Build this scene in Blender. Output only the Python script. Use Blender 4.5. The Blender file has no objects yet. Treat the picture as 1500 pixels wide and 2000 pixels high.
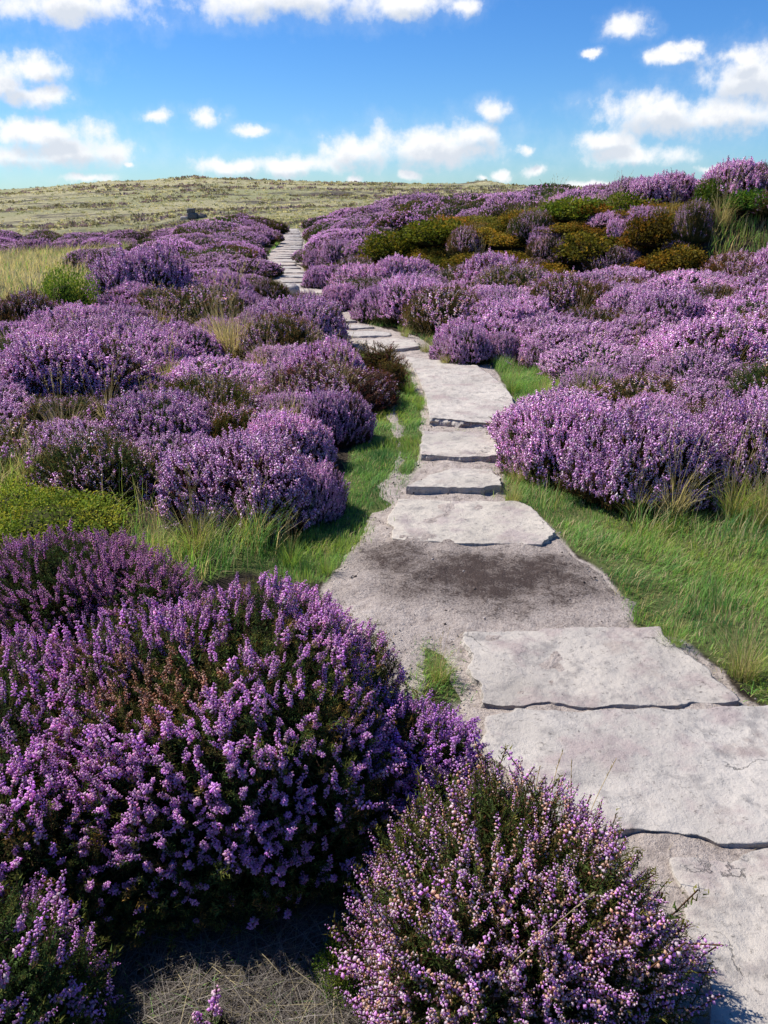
import bpy, math, random
import numpy as np
R = math.radians
rng = np.random.default_rng(7)
random.seed(7)
scene = bpy.context.scene
COL = scene.collection

# ------------------------------------------------------------------ camera model (used to survey the ground)
F, CX, CY = 1511.0, 750.0, 1000.0
PITCH = math.atan((1000 - 390) / F)
EYE = 1.65
CP, SP = math.cos(PITCH), math.sin(PITCH)

def ray(u, v):
    a = (np.asarray(u, float) - CX) / F
    b = (CY - np.asarray(v, float)) / F
    return np.stack([a, CP + b * SP, -SP + b * CP], -1)

def flat(u, v, z=0.0):
    d = ray(u, v)
    t = (z - EYE) / d[..., 2]
    return d[..., 0] * t, d[..., 1] * t

# ------------------------------------------------------------------ noise
def _h(ix, iy, seed):
    n = (ix.astype(np.int64) * 374761393 + iy.astype(np.int64) * 668265263 + seed * 974634777) & 0xffffffff
    n = ((n ^ (n >> 13)) * 1274126177) & 0xffffffff
    return ((n ^ (n >> 16)) & 0xffffff) / float(0xffffff)

def vnoise(x, y, seed=0):
    x = np.asarray(x, float); y = np.asarray(y, float)
    ix, iy = np.floor(x), np.floor(y)
    fx, fy = x - ix, y - iy
    fx = fx * fx * (3 - 2 * fx); fy = fy * fy * (3 - 2 * fy)
    a = _h(ix, iy, seed); b = _h(ix + 1, iy, seed); c = _h(ix, iy + 1, seed); d = _h(ix + 1, iy + 1, seed)
    return (a + (b - a) * fx) * (1 - fy) + (c + (d - c) * fx) * fy

def fbm(x, y, seed=0, oct=4):
    s = 0; a = .5
    for k in range(oct):
        s = s + a * (vnoise(x, y, seed + k * 17) - .5) * 2
        x = x * 2.03 + 3.1; y = y * 2.03 + 7.7; a *= .5
    return s

def sstep(a, b, x):
    t = np.clip((x - a) / (b - a), 0, 1)
    return t * t * (3 - 2 * t)

# ------------------------------------------------------------------ terrain
_cl = [(1500,1850),(1330,1550),(1150,1310),(975,1120),(905,1030),(893,960),(895,880),(912,800),(860,720),(770,678),(715,650),
       (682,630),(640,600),(600,570),(578,548),(545,522),(556,500),(572,480),(570,462),(567,447),(567,438)]
_cx, _cy = flat([p[0] for p in _cl], [p[1] for p in _cl])
_cx = np.concatenate([[1.25], _cx]); _cy = np.concatenate([[-1.0], _cy])

def px(y):
    return np.interp(y, _cy, _cx)

_A = np.array([-1500,-600,0,200,380,600,750,900,1150,1500,2100,3000])
_AA = (_A - 750) / F * CP
def _ang(v): return (390 - np.array(v, float)) / F * 1.08
_Z600 = EYE + 600 * _ang([392,384,376,365,357,362,364,367,373,386,392,396])
_Z300 = EYE + 300 * _ang([428,426,420,412,402,398,396,394,394,396,398,400])
_Z150 = EYE + 150 * _ang([462,466,472,462,440,420,412,404,400,398,398,398])

def h(x, y):
    x = np.asarray(x, float); y = np.asarray(y, float)
    s = x - px(y)
    sr = np.maximum(s - .85, 0); sl = np.maximum(-s - 1.0, 0)
    z = .55 * (1 - np.exp(-.12 * sr)) * sstep(2.5, 6, y)
    yb = np.clip(17.3 - .58 * (x + .8), 12.6, 17.6)
    t = sstep(-.9, 1.3, y - yb) * sstep(.5, 2.4, s)
    P = np.clip(.40 + .155 * s, .4, 1.5) * (1 - .42 * sstep(17, 27, y) * (1 - sstep(7, 12, s)))
    z = z * (1 - t) + (P + .08) * t
    z = z - .022 * np.minimum(sl, 14) * sstep(11, 22, y)
    z = z + .34 * np.exp(-((s + 3.2) / 1.9) ** 2) * sstep(15, 24, y) * (1 - sstep(55, 80, y))
    off = sstep(.55, 1.5, np.abs(s))
    z = z + off * (.07 * fbm(x * .9, y * .9, 3, 3) + .02 * fbm(x * 5, y * 5, 9, 2))
    # far moor
    D = np.hypot(x, y)
    a = np.where(y > .01, x / np.maximum(y, .01), np.sign(x) * 3)
    z1, z3, z6 = np.interp(a, _AA, _Z150), np.interp(a, _AA, _Z300), np.interp(a, _AA, _Z600)
    L = np.log(np.maximum(D, 1.0))
    def seg(a0, b0): return np.clip((L - math.log(a0)) / (math.log(b0) - math.log(a0)), 0, 1)
    zz = z + (z1 - z) * sstep(0, 1, seg(42, 150))
    zz = zz + (z3 - z1) * seg(150, 300) ** 1.3
    zz = zz + (z6 - z3) * seg(300, 600)
    zz = zz - 14 * sstep(600, 1500, D)
    amp = sstep(60, 260, D) * (1 - .55 * sstep(480, 640, D))
    n = fbm(x * .012 + 4, y * .035, 21, 4) * 2.2 + fbm(x * .05, y * .12, 33, 3) * .7
    terr = np.abs(fbm(x * .008 + 9, y * .022 + x * .004, 55, 3))
    zz = zz + amp * (n * .75 - .9 * np.exp(-(terr / .05) ** 2))
    zz = zz + .6 * np.exp(-((a + .222) / .010) ** 2 - ((D - 570) / 25) ** 2) + 3.0 * np.exp(-((a - .120) / .022) ** 2 - ((D - 580) / 25) ** 2) + 1.5 * np.exp(-((a + .335) / .03) ** 2 - ((D - 540) / 40) ** 2)
    zz = zz * sstep(-60, 4, y) + (1 - sstep(-60, 4, y)) * 0
    return zz

def ground(u, v):
    """where the sight line through a point of the photograph meets the ground (survey)"""
    u = np.atleast_1d(np.asarray(u, float)); v = np.atleast_1d(np.asarray(v, float))
    d = ray(u, v); d = d / np.hypot(d[:, 0], d[:, 1])[:, None]
    T = np.geomspace(.6, 700, 420)
    X = d[:, :1] * T; Y = d[:, 1:2] * T; Z = EYE + d[:, 2:3] * T
    G = Z - h(X, Y)
    k = np.argmax(G <= 0, axis=1)
    bad = ~(G <= 0).any(axis=1)
    k = np.clip(k, 1, len(T) - 1); i = np.arange(len(u))
    g0, g1 = G[i, k - 1], G[i, k]
    t = T[k - 1] + (T[k] - T[k - 1]) * np.clip(g0 / np.maximum(g0 - g1, 1e-9), 0, 1)
    t[bad] = 700
    return d[:, 0] * t, d[:, 1] * t, t

def inpoly(x, y, poly):
    x = np.asarray(x); y = np.asarray(y)
    r = np.zeros(x.shape, bool)
    n = len(poly)
    for i in range(n):
        x0, y0 = poly[i]; x1, y1 = poly[(i + 1) % n]
        c = ((y0 > y) != (y1 > y)) & (x < (x1 - x0) * (y - y0) / ((y1 - y0) or 1e-9) + x0)
        r ^= c
    return r

def polydist(x, y, poly):
    """signed: positive inside"""
    d = np.full(np.shape(x), 1e9)
    n = len(poly)
    for i in range(n):
        x0, y0 = poly[i]; x1, y1 = poly[(i + 1) % n]
        ex, ey = x1 - x0, y1 - y0
        t = np.clip(((x - x0) * ex + (y - y0) * ey) / (ex * ex + ey * ey + 1e-12), 0, 1)
        d = np.minimum(d, np.hypot(x - x0 - t * ex, y - y0 - t * ey))
    return np.where(inpoly(x, y, poly), d, -d)

def fpoly(pts):
    X, Y = flat([p[0] for p in pts], [p[1] for p in pts])
    return list(zip(X.tolist(), Y.tolist()))

DIRT = fpoly([(640,1150),(700,1060),(735,1000),(788,960),(815,900),(825,840),(828,790),(790,720),(740,700),(660,655),(622,620),(690,628),(800,655),
              (860,690),(950,712),(990,760),(1012,800),(1005,840),(985,860),(975,930),(990,985),(1070,1025),(1110,1075),(1180,1130),(1228,1180),(1225,1235),
              (1330,1255),(1420,1340),(1500,1390),(1750,1480),(2500,2300),(1300,2300),(1150,1700),(930,1500),(905,1400),(890,1280),(815,1245),(790,1400),(690,1330),(640,1230)])
TRAIL = fpoly([(700,1085),(748,1000),(745,950),(770,880),(757,810),(725,760),(700,720),(740,735),(775,790),(792,850),(792,930),(790,970),(770,1010)])
STAINC = fpoly([(955,1125)])[0]

TURF = [[(470,1125),(560,1040),(640,990),(690,860),(740,760),(690,690),(780,705),(835,745),(838,800),(830,900),(800,935),(775,1000),(705,1085),(640,1145),(560,1155)],
        [(975,925),(1100,930),(1200,960),(1400,960),(1600,940),(1700,1000),(1750,1480),(1500,1395),(1420,1318),(1335,1258),(1225,1220),(1190,1130),(1110,1075),(1050,1010),(985,978)],
        [(790,1248),(910,1232),(930,1320),(905,1400),(835,1340)], [(960,712),(1040,720),(1110,715),(1100,790),(1012,800),(985,755)],
        [(230,1150),(260,1040),(420,1020),(560,1010),(640,1010),(600,1050),(500,1120),(330,1180)]]

def dirtmask(x, y):
    d = np.maximum(polydist(x, y, DIRT), polydist(x, y, TRAIL) - .02)
    d2 = .55 - np.abs(x - px(y))
    d = np.where(y > 11.3, d2, d)
    return d + .07 * fbm(x * 6, y * 6, 71, 3)

# ------------------------------------------------------------------ mesh building
def mesh_np(name, V, T, mat, col=None, parent=None, smooth=False, mats=None, midx=None):
    V = np.asarray(V, np.float32); T = np.asarray(T, np.int32)
    k = T.shape[1]
    me = bpy.data.meshes.new(name)
    me.vertices.add(len(V)); me.vertices.foreach_set('co', V.ravel())
    me.loops.add(T.size); me.loops.foreach_set('vertex_index', T.ravel())
    me.polygons.add(len(T)); me.polygons.foreach_set('loop_start', np.arange(0, T.size, k, dtype=np.int32))
    for m in (mats or [mat]): me.materials.append(m)
    if midx is not None: me.polygons.foreach_set('material_index', np.asarray(midx, np.int32))
    me.update(calc_edges=True)
    if smooth: me.polygons.foreach_set('use_smooth', np.ones(len(T), bool))
    if col is not None:
        a = me.attributes.new('tone', 'FLOAT_COLOR', 'POINT')
        c = np.ones((len(V), 4), np.float32); c[:, :3] = col
        a.data.foreach_set('color', c.ravel())
    o = bpy.data.objects.new(name, me); COL.objects.link(o)
    if parent: o.parent = parent
    return o

class Buf:
    def __init__(s): s.V = []; s.T = []; s.C = []; s.n = 0
    def add(s, V, T, C):
        V = np.asarray(V, np.float32).reshape(-1, 3); T = np.asarray(T, np.int32).reshape(-1, 3)
        C = np.broadcast_to(np.asarray(C, np.float32), V.shape)
        s.V.append(V); s.T.append(T + s.n); s.C.append(C); s.n += len(V)
    def get(s): return np.concatenate(s.V), np.concatenate(s.T), np.concatenate(s.C)
    def build(s, name, mat, parent=None, smooth=False):
        if not s.V: return None
        V, T, C = s.get(); return mesh_np(name, V, T, mat, C, parent, smooth)

def frames(D):
    """rotation matrices whose z column is D"""
    D = D / np.linalg.norm(D, axis=1, keepdims=True)
    ref = np.where(np.abs(D[:, 2:3]) < .92, [[0, 0, 1.]], [[1., 0, 0]])
    X = np.cross(ref, D); X /= np.linalg.norm(X, axis=1, keepdims=True)
    Y = np.cross(D, X)
    return np.stack([X, Y, D], -1)

def spin(M, ang):
    c, s = np.cos(ang), np.sin(ang)
    Z = np.zeros((len(ang), 3, 3)); Z[:, 0, 0] = c; Z[:, 0, 1] = -s; Z[:, 1, 0] = s; Z[:, 1, 1] = c; Z[:, 2, 2] = 1
    return M @ Z

def stamp(buf, tv, tt, tc, M, P, S, cm=None):
    """many copies of one template shape into one mesh"""
    V = np.einsum('mij,nj->mni', M, tv) * np.reshape(S, (-1, 1, 1)) + P[:, None, :]
    m, n = len(P), len(tv)
    T = (np.asarray(tt)[None] + (np.arange(m) * n)[:, None, None]).reshape(-1, 3)
    C = np.broadcast_to(np.asarray(tc)[None], (m, n, 3))
    if cm is not None: C = C * cm[:, None, :]
    buf.add(V.reshape(-1, 3), T, np.ascontiguousarray(C).reshape(-1, 3))

# ------------------------------------------------------------------ materials
def newmat(name):
    m = bpy.data.materials.new(name); m.use_nodes = True
    nt = m.node_tree; nt.nodes.clear()
    return m, nt, nt.nodes, nt.links

def N(nt, typ, **kw):
    n = nt.nodes.new(typ)
    for k, v in kw.items():
        if k.startswith('i_'):
            key = k[2:]
            n.inputs[int(key) if key.isdigit() else key].default_value = v
        else: setattr(n, k, v)
    return n

def plantmat(name, trans=.3, rough=.6, tcol=(1.15, 1.1, .8), spec=.25):
    m, nt, ns, L = newmat(name)
    a = N(nt, 'ShaderNodeAttribute', attribute_name='tone')
    oi = N(nt, 'ShaderNodeObjectInfo')
    mul = N(nt, 'ShaderNodeMix', data_type='RGBA', blend_type='MULTIPLY'); mul.inputs[0].default_value = 1
    L.new(a.outputs['Color'], mul.inputs[6]); L.new(oi.outputs['Color'], mul.inputs[7])
    p = N(nt, 'ShaderNodeBsdfPrincipled'); p.inputs['Roughness'].default_value = rough
    p.inputs['Specular IOR Level'].default_value = spec
    L.new(mul.outputs[2], p.inputs['Base Color'])
    t = N(nt, 'ShaderNodeBsdfTranslucent')
    m2 = N(nt, 'ShaderNodeMix', data_type='RGBA', blend_type='MULTIPLY'); m2.inputs[0].default_value = 1
    m2.inputs[7].default_value = (*tcol, 1)
    L.new(mul.outputs[2], m2.inputs[6]); L.new(m2.outputs[2], t.inputs['Color'])
    mx = N(nt, 'ShaderNodeMixShader'); mx.inputs[0].default_value = trans
    L.new(p.outputs[0], mx.inputs[1]); L.new(t.outputs[0], mx.inputs[2])
    o = N(nt, 'ShaderNodeOutputMaterial'); L.new(mx.outputs[0], o.inputs[0])
    return m

M_FLOWER = plantmat('heather_blossom', .45, .7, (1.12, .98, 1.05), .08)
M_LEAF = plantmat('heather_leaf', .25, .8, spec=.04)
M_GRASS = plantmat('grass_blade', .45, .55, spec=.15)
M_BILB = plantmat('bilberry_leaf', .35, .7, spec=.08)
M_TWIG = plantmat('woody_twig', 0.0, .8)

def ramp(nt, stops, interp='LINEAR'):
    r = N(nt, 'ShaderNodeValToRGB'); cr = r.color_ramp; cr.interpolation = interp
    while len(cr.elements) > 1: cr.elements.remove(cr.elements[-1])
    cr.elements[0].position = stops[0][0]; cr.elements[0].color = (*stops[0][1], 1)
    for p, c in stops[1:]:
        e = cr.elements.new(p); e.color = (*c, 1)
    return r

def noise(nt, vec, scale, detail=6, rough=.6, dist=0, L=None):
    n = N(nt, 'ShaderNodeTexNoise'); n.inputs['Scale'].default_value = scale
    n.inputs['Detail'].default_value = detail; n.inputs['Roughness'].default_value = rough; n.inputs['Distortion'].default_value = dist
    nt.links.new(vec, n.inputs['Vector']); return n

def mixc(nt, fac, a, b, mode='MIX'):
    m = N(nt, 'ShaderNodeMix', data_type='RGBA', blend_type=mode)
    for sock, val in ((m.inputs[0], fac), (m.inputs[6], a), (m.inputs[7], b)):
        if hasattr(val, 'is_linked') or isinstance(val, bpy.types.NodeSocket): nt.links.new(val, sock)
        elif isinstance(val, tuple): sock.default_value = (*val, 1)
        else: sock.default_value = val
    return m.outputs[2]

def math_(nt, op, a, b=None, c=None, clamp=False):
    m = N(nt, 'ShaderNodeMath', operation=op); m.use_clamp = clamp
    for i, val in enumerate((a, b, c)):
        if val is None: continue
        if isinstance(val, bpy.types.NodeSocket): nt.links.new(val, m.inputs[i])
        else: m.inputs[i].default_value = val
    return m.outputs[0]

def mrange(nt, v, a, b, c=0., d=1.):
    m = N(nt, 'ShaderNodeMapRange', interpolation_type='SMOOTHSTEP')
    nt.links.new(v, m.inputs[0])
    for i, x in enumerate((a, b, c, d)): m.inputs[i + 1].default_value = x
    return m.outputs[0]

def stone_mat(name, base, warm):
    m, nt, ns, L = newmat(name)
    g = N(nt, 'ShaderNodeNewGeometry'); oi = N(nt, 'ShaderNodeObjectInfo')
    addv = N(nt, 'ShaderNodeVectorMath', operation='MULTIPLY_ADD')
    cmb = N(nt, 'ShaderNodeCombineXYZ'); L.new(oi.outputs['Random'], cmb.inputs[0]); L.new(oi.outputs['Random'], cmb.inputs[1])
    addv.inputs[1].default_value = (40, 17, 0); L.new(cmb.outputs[0], addv.inputs[0]); L.new(g.outputs['Position'], addv.inputs[2])
    P = addv.outputs[0]
    n1 = noise(nt, P, 2.2, 7, .6, 0); n2 = noise(nt, P, 14, 8, .62, 0); n3 = noise(nt, P, 45, 6, .75); n4 = noise(nt, P, 5.5, 7, .6, 0)
    c = ramp(nt, [(.30, tuple(.78 * b for b in base)), (.5, base), (.68, warm)]); L.new(n1.outputs[0], c.inputs[0])
    c2 = mixc(nt, mrange(nt, n2.outputs[0], .50, .68, 0, .5), c.outputs[0], (.15, .14, .145))
    c3 = mixc(nt, mrange(nt, n4.outputs[0], .50, .66, 0, .6), c2, (.33, .26, .26))
    c4 = mixc(nt, mrange(nt, n3.outputs[0], .56, .68, 0, .7), c3, (.09, .08, .075))
    c5 = mixc(nt, mrange(nt, n3.outputs[0], .26, .38, .35, 0), c4, (.52, .50, .48))
    # fine flaking cracks
    w = N(nt, 'ShaderNodeTexVoronoi', feature='DISTANCE_TO_EDGE'); w.inputs['Scale'].default_value = 2.1
    dv = N(nt, 'ShaderNodeVectorMath', operation='MULTIPLY_ADD'); L.new(n4.outputs['Color'], dv.inputs[0]); dv.inputs[1].default_value = (.5, .5, .5); L.new(P, dv.inputs[2])
    L.new(dv.outputs[0], w.inputs['Vector'])
    crack = mrange(nt, w.outputs[0], .0, .012, 1, 0)
    gate = mrange(nt, n1.outputs[0], .56, .64, 0, 1)
    ck = math_(nt, 'MULTIPLY', crack, gate)
    c6 = mixc(nt, math_(nt, 'MULTIPLY', ck, .45), c5, (.07, .065, .06))
    # every stone its own tone
    vr = ramp(nt, [(0, (.80, .78, .76)), (.35, (1, .97, .93)), (.7, (.88, .89, .91)), (1, (1.08, 1.0, .93))]); L.new(oi.outputs['Random'], vr.inputs[0])
    c6 = mixc(nt, 1.0, c6, vr.outputs[0], 'MULTIPLY')
    nd = noise(nt, P, 3.4, 9, .68, 0)
    c6 = mixc(nt, mrange(nt, nd.outputs[0], .54, .66, 0, .55), c6, (.27, .215, .19))
    p = N(nt, 'ShaderNodeBsdfPrincipled'); p.inputs['Roughness'].default_value = .85; p.inputs['Specular IOR Level'].default_value = .2
    L.new(c6, p.inputs['Base Color'])
    hh = math_(nt, 'ADD', math_(nt, 'MULTIPLY', n2.outputs[0], .6), math_(nt, 'MULTIPLY', n3.outputs[0], .4))
    hh = math_(nt, 'ADD', hh, math_(nt, 'MULTIPLY', n4.outputs[0], .8))
    hh = math_(nt, 'SUBTRACT', hh, math_(nt, 'MULTIPLY', ck, .35))
    b = N(nt, 'ShaderNodeBump'); b.inputs['Strength'].default_value = 1.0; b.inputs['Distance'].default_value = .017
    L.new(hh, b.inputs['Height']); L.new(b.outputs[0], p.inputs['Normal'])
    o = N(nt, 'ShaderNodeOutputMaterial'); L.new(p.outputs[0], o.inputs[0])
    return m

M_STONE = stone_mat('gritstone', (.455, .42, .385), (.52, .48, .435))
M_STONE2 = stone_mat('sandy_gritstone', (.50, .45, .385), (.56, .50, .425))
M_ROCK = stone_mat('dark_gritstone', (.13, .125, .12), (.17, .16, .15))

def ground_mat(name, path=False):
    m, nt, ns, L = newmat(name)
    g = N(nt, 'ShaderNodeNewGeometry'); P = g.outputs['Position']
    a = N(nt, 'ShaderNodeAttribute', attribute_name='tone')
    sp = N(nt, 'ShaderNodeSeparateColor'); L.new(a.outputs['Color'], sp.inputs[0])
    n1 = noise(nt, P, 3, 8, .65); n2 = noise(nt, P, 22, 8, .7); n3 = noise(nt, P, 110, 4, .7)
    peat = ramp(nt, [(.3, (.020, .015, .012)), (.6, (.055, .042, .030)), (.75, (.10, .08, .055))]); L.new(n2.outputs[0], peat.inputs[0])
    sand = ramp(nt, [(.28, (.19, .155, .14)), (.5, (.45, .38, .335)), (.72, (.56, .49, .44))]); L.new(n2.outputs[0], sand.inputs[0])
    sand2 = mixc(nt, mrange(nt, n3.outputs[0], .55, .7, 0, .5), sand.outputs[0], (.15, .12, .105))
    c = mixc(nt, mrange(nt, math_(nt, 'ADD', sp.outputs[0], math_(nt, 'MULTIPLY', math_(nt, 'SUBTRACT', n2.outputs[0], .5), .5)), .35, .65), peat.outputs[0], sand2)
    if path:
        # trodden wet peat patch
        st = math_(nt, 'ADD', sp.outputs[1], math_(nt, 'MULTIPLY', math_(nt, 'SUBTRACT', n1.outputs[0], .5), 1.5))
        st = math_(nt, 'ADD', st, math_(nt, 'MULTIPLY', math_(nt, 'SUBTRACT', n2.outputs[0], .5), 1.7))
        st = math_(nt, 'ADD', st, math_(nt, 'MULTIPLY', math_(nt, 'SUBTRACT', n3.outputs[0], .5), 1.2))
        c = mixc(nt, mrange(nt, st, .12, .98, 0, .95), c, (.052, .035, .030))
    else: c = mixc(nt, mrange(nt, math_(nt, 'ADD', sp.outputs[1], math_(nt, 'MULTIPLY', math_(nt, 'SUBTRACT', n2.outputs[0], .5), .8)), .3, .8), c, (.11, .13, .045))
    if not path:
        # far moor: bleached grass with darker heather and peat hags
        mp = N(nt, 'ShaderNodeMapping'); mp.inputs['Scale'].default_value = (.028, .060, .05); L.new(P, mp.inputs[0])
        f1 = noise(nt, mp.outputs[0], 1.0, 10, .74, .2)
        mp2 = N(nt, 'ShaderNodeMapping'); mp2.inputs['Scale'].default_value = (.008, .018, .03); mp2.inputs['Location'].default_value = (3, 8, 0); L.new(P, mp2.inputs[0])
        f2 = noise(nt, mp2.outputs[0], 1.0, 6, .6)
        f3 = noise(nt, P, .45, 9, .8)
        fc = ramp(nt, [(.30, (.20, .19, .10)), (.45, (.40, .36, .20)), (.58, (.52, .46, .27)), (.72, (.30, .275, .15))]); L.new(f3.outputs[0], fc.inputs[0])
        gr = mixc(nt, mrange(nt, f2.outputs[0], .42, .62, 0, .6), fc.outputs[0], (.26, .28, .13))
        dk = mixc(nt, mrange(nt, f1.outputs[0], .495, .60, 0, .92), gr, (.105, .087, .075))
        dk = mixc(nt, math_(nt, 'MULTIPLY', mrange(nt, f1.outputs[0], .34, .42, .7, 0), mrange(nt, f2.outputs[0], .45, .55, 0, 1)), dk, (.15, .10, .12))
        c = mixc(nt, mrange(nt, math_(nt, 'ADD', sp.outputs[2], math_(nt, 'MULTIPLY', math_(nt, 'SUBTRACT', f3.outputs[0], .5), .6)), .3, .7), c, dk)
    p = N(nt, 'ShaderNodeBsdfPrincipled'); p.inputs['Roughness'].default_value = .95; p.inputs['Specular IOR Level'].default_value = .1
    L.new(c, p.inputs['Base Color'])
    hh = math_(nt, 'ADD', math_(nt, 'MULTIPLY', n2.outputs[0], 1.0), math_(nt, 'MULTIPLY', n3.outputs[0], .35))
    b = N(nt, 'ShaderNodeBump'); b.inputs['Strength'].default_value = 1.0; b.inputs['Distance'].default_value = .03
    L.new(hh, b.inputs['Height'])
    if not path:
        b2 = N(nt, 'ShaderNodeBump'); b2.inputs['Strength'].default_value = 1; b2.inputs['Distance'].default_value = 1.6
        L.new(math_(nt, 'MULTIPLY', f3.outputs[0], sp.outputs[2]), b2.inputs['Height']); L.new(b.outputs[0], b2.inputs['Normal'])
        L.new(b2.outputs[0], p.inputs['Normal'])
    else: L.new(b.outputs[0], p.inputs['Normal'])
    o = N(nt, 'ShaderNodeOutputMaterial'); L.new(p.outputs[0], o.inputs[0])
    return m

M_GROUND = ground_mat('moor_ground'); M_PATH = ground_mat('trodden_sand', True)

# ------------------------------------------------------------------ tagging
def tag(o, label=None, cat=None, group=None, kind=None):
    if label: o['label'] = label
    if cat: o['category'] = cat
    if group: o['group'] = group
    if kind: o['kind'] = kind
    return o

def empty(name, loc, rz=0.):
    o = bpy.data.objects.new(name, None); COL.objects.link(o)
    o.location = loc; o.rotation_euler = (0, 0, rz); o.empty_display_size = .1
    return o

# ------------------------------------------------------------------ ground
def build_ground():
    rad = np.concatenate([np.geomspace(.25, 60, 210), np.geomspace(60, 720, 330)[1:], np.geomspace(720, 4000, 30)[1:]])
    ang = np.concatenate([np.linspace(-50, 50, 361), np.linspace(50, 310, 90)[1:-1]])
    A = np.radians(ang)
    RR, AA = np.meshgrid(rad, A, indexing='ij')
    X, Y = RR * np.sin(AA), RR * np.cos(AA)
    Z = h(X, Y)
    near = np.hypot(X, Y) < 14
    V = np.stack([X, Y, Z], -1).reshape(-1, 3)
    V = np.concatenate([[[0, 0, float(h(0., 0.))]], V])
    nr, na = len(rad), len(A)
    i = np.arange(nr - 1)[:, None] * na + 1; j = np.arange(na)[None]; j2 = (j + 1) % na
    a, b, c, d = i + j, i + j2, i + na + j2, i + na + j
    T = np.concatenate([np.stack([a, d, b], -1).reshape(-1, 3), np.stack([b, d, c], -1).reshape(-1, 3),
                        np.stack([np.zeros(na, int), 1 + j[0], 1 + j2[0]], -1)])
    x, y = V[:, 0], V[:, 1]
    D = np.hypot(x, y)
    col = np.zeros((len(V), 3), np.float32)
    m = (D < 80)
    dm = np.full(len(V), -1.); dm[m] = dirtmask(x[m], y[m])
    col[:, 0] = sstep(-.10, .03, dm)
    for q in TURF:
        nearq = (D < 14); e = np.full(len(V), -1.); e[nearq] = polydist(x[nearq], y[nearq], fpoly(q)); col[:, 1] = np.maximum(col[:, 1], sstep(-.05, .08, e))
    pale = sstep(30, 60, D)
    leftpale = sstep(13, 20, y) * sstep(-4.5, -7, x - px(y))
    col[:, 2] = np.maximum(pale, leftpale)
    o = mesh_np('ground', V, T, M_GROUND, col, smooth=True)
    tag(o, kind='structure')

def build_path():
    bufs = Buf()
    for (y0, y1, st) in ((.5, 11.6, .03), (11.6, 60, .1)):
        ys = np.arange(y0, y1 + st * .5, st); ss = np.arange(-1.7, 1.5, st)
        S, Y = np.meshgrid(ss, ys); X = S + px(Y)
        m = dirtmask(X, Y)
        Z = h(X, Y) - .035 + .043 * sstep(-.09, .02, m) + .014 * sstep(0, .2, m) + .016 * fbm(X * 9, Y * 9, 41, 4) * sstep(0, .15, m)
        n = len(ss); k = len(ys)
        i = np.arange(k - 1)[:, None] * n + np.arange(n - 1)[None]
        q = np.stack([i, i + 1, i + n + 1, i + n], -1).reshape(-1, 4)
        keep = (m.ravel()[q] > -.12).all(1); q = q[keep]
        used = np.unique(q); remap = np.full(m.size, -1); remap[used] = np.arange(len(used))
        q = remap[q]
        V = np.stack([X, Y, Z], -1).reshape(-1, 3)[used]
        col = np.zeros((len(V), 3)); col[:, 0] = 1
        sx, sy = V[:, 0] - STAINC[0], V[:, 1] - STAINC[1]
        ex = np.hypot(sx / .70, (sy + .1 * sx) / .48) + .35 * fbm(V[:, 0] * 3, V[:, 1] * 4, 88, 3)
        col[:, 1] = 1.0 * (1 - sstep(.1, 1.35, ex))
        ex2 = np.hypot((V[:, 0] - STAINC[0] + .42) / .3, (V[:, 1] - STAINC[1] - .15) / .3)
        col[:, 1] = np.maximum(col[:, 1], .75 * (1 - sstep(.2, 1.4, ex2)))
        far = sstep(5, 6, V[:, 1]); col[:, 1] = np.maximum(col[:, 1] * (1 - far), .15 * far)
        bufs.add(V, np.concatenate([q[:, [0, 1, 2]], q[:, [0, 2, 3]]]), col)
    o = bufs.build('path', M_PATH, smooth=True); tag(o, kind='structure')

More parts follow.
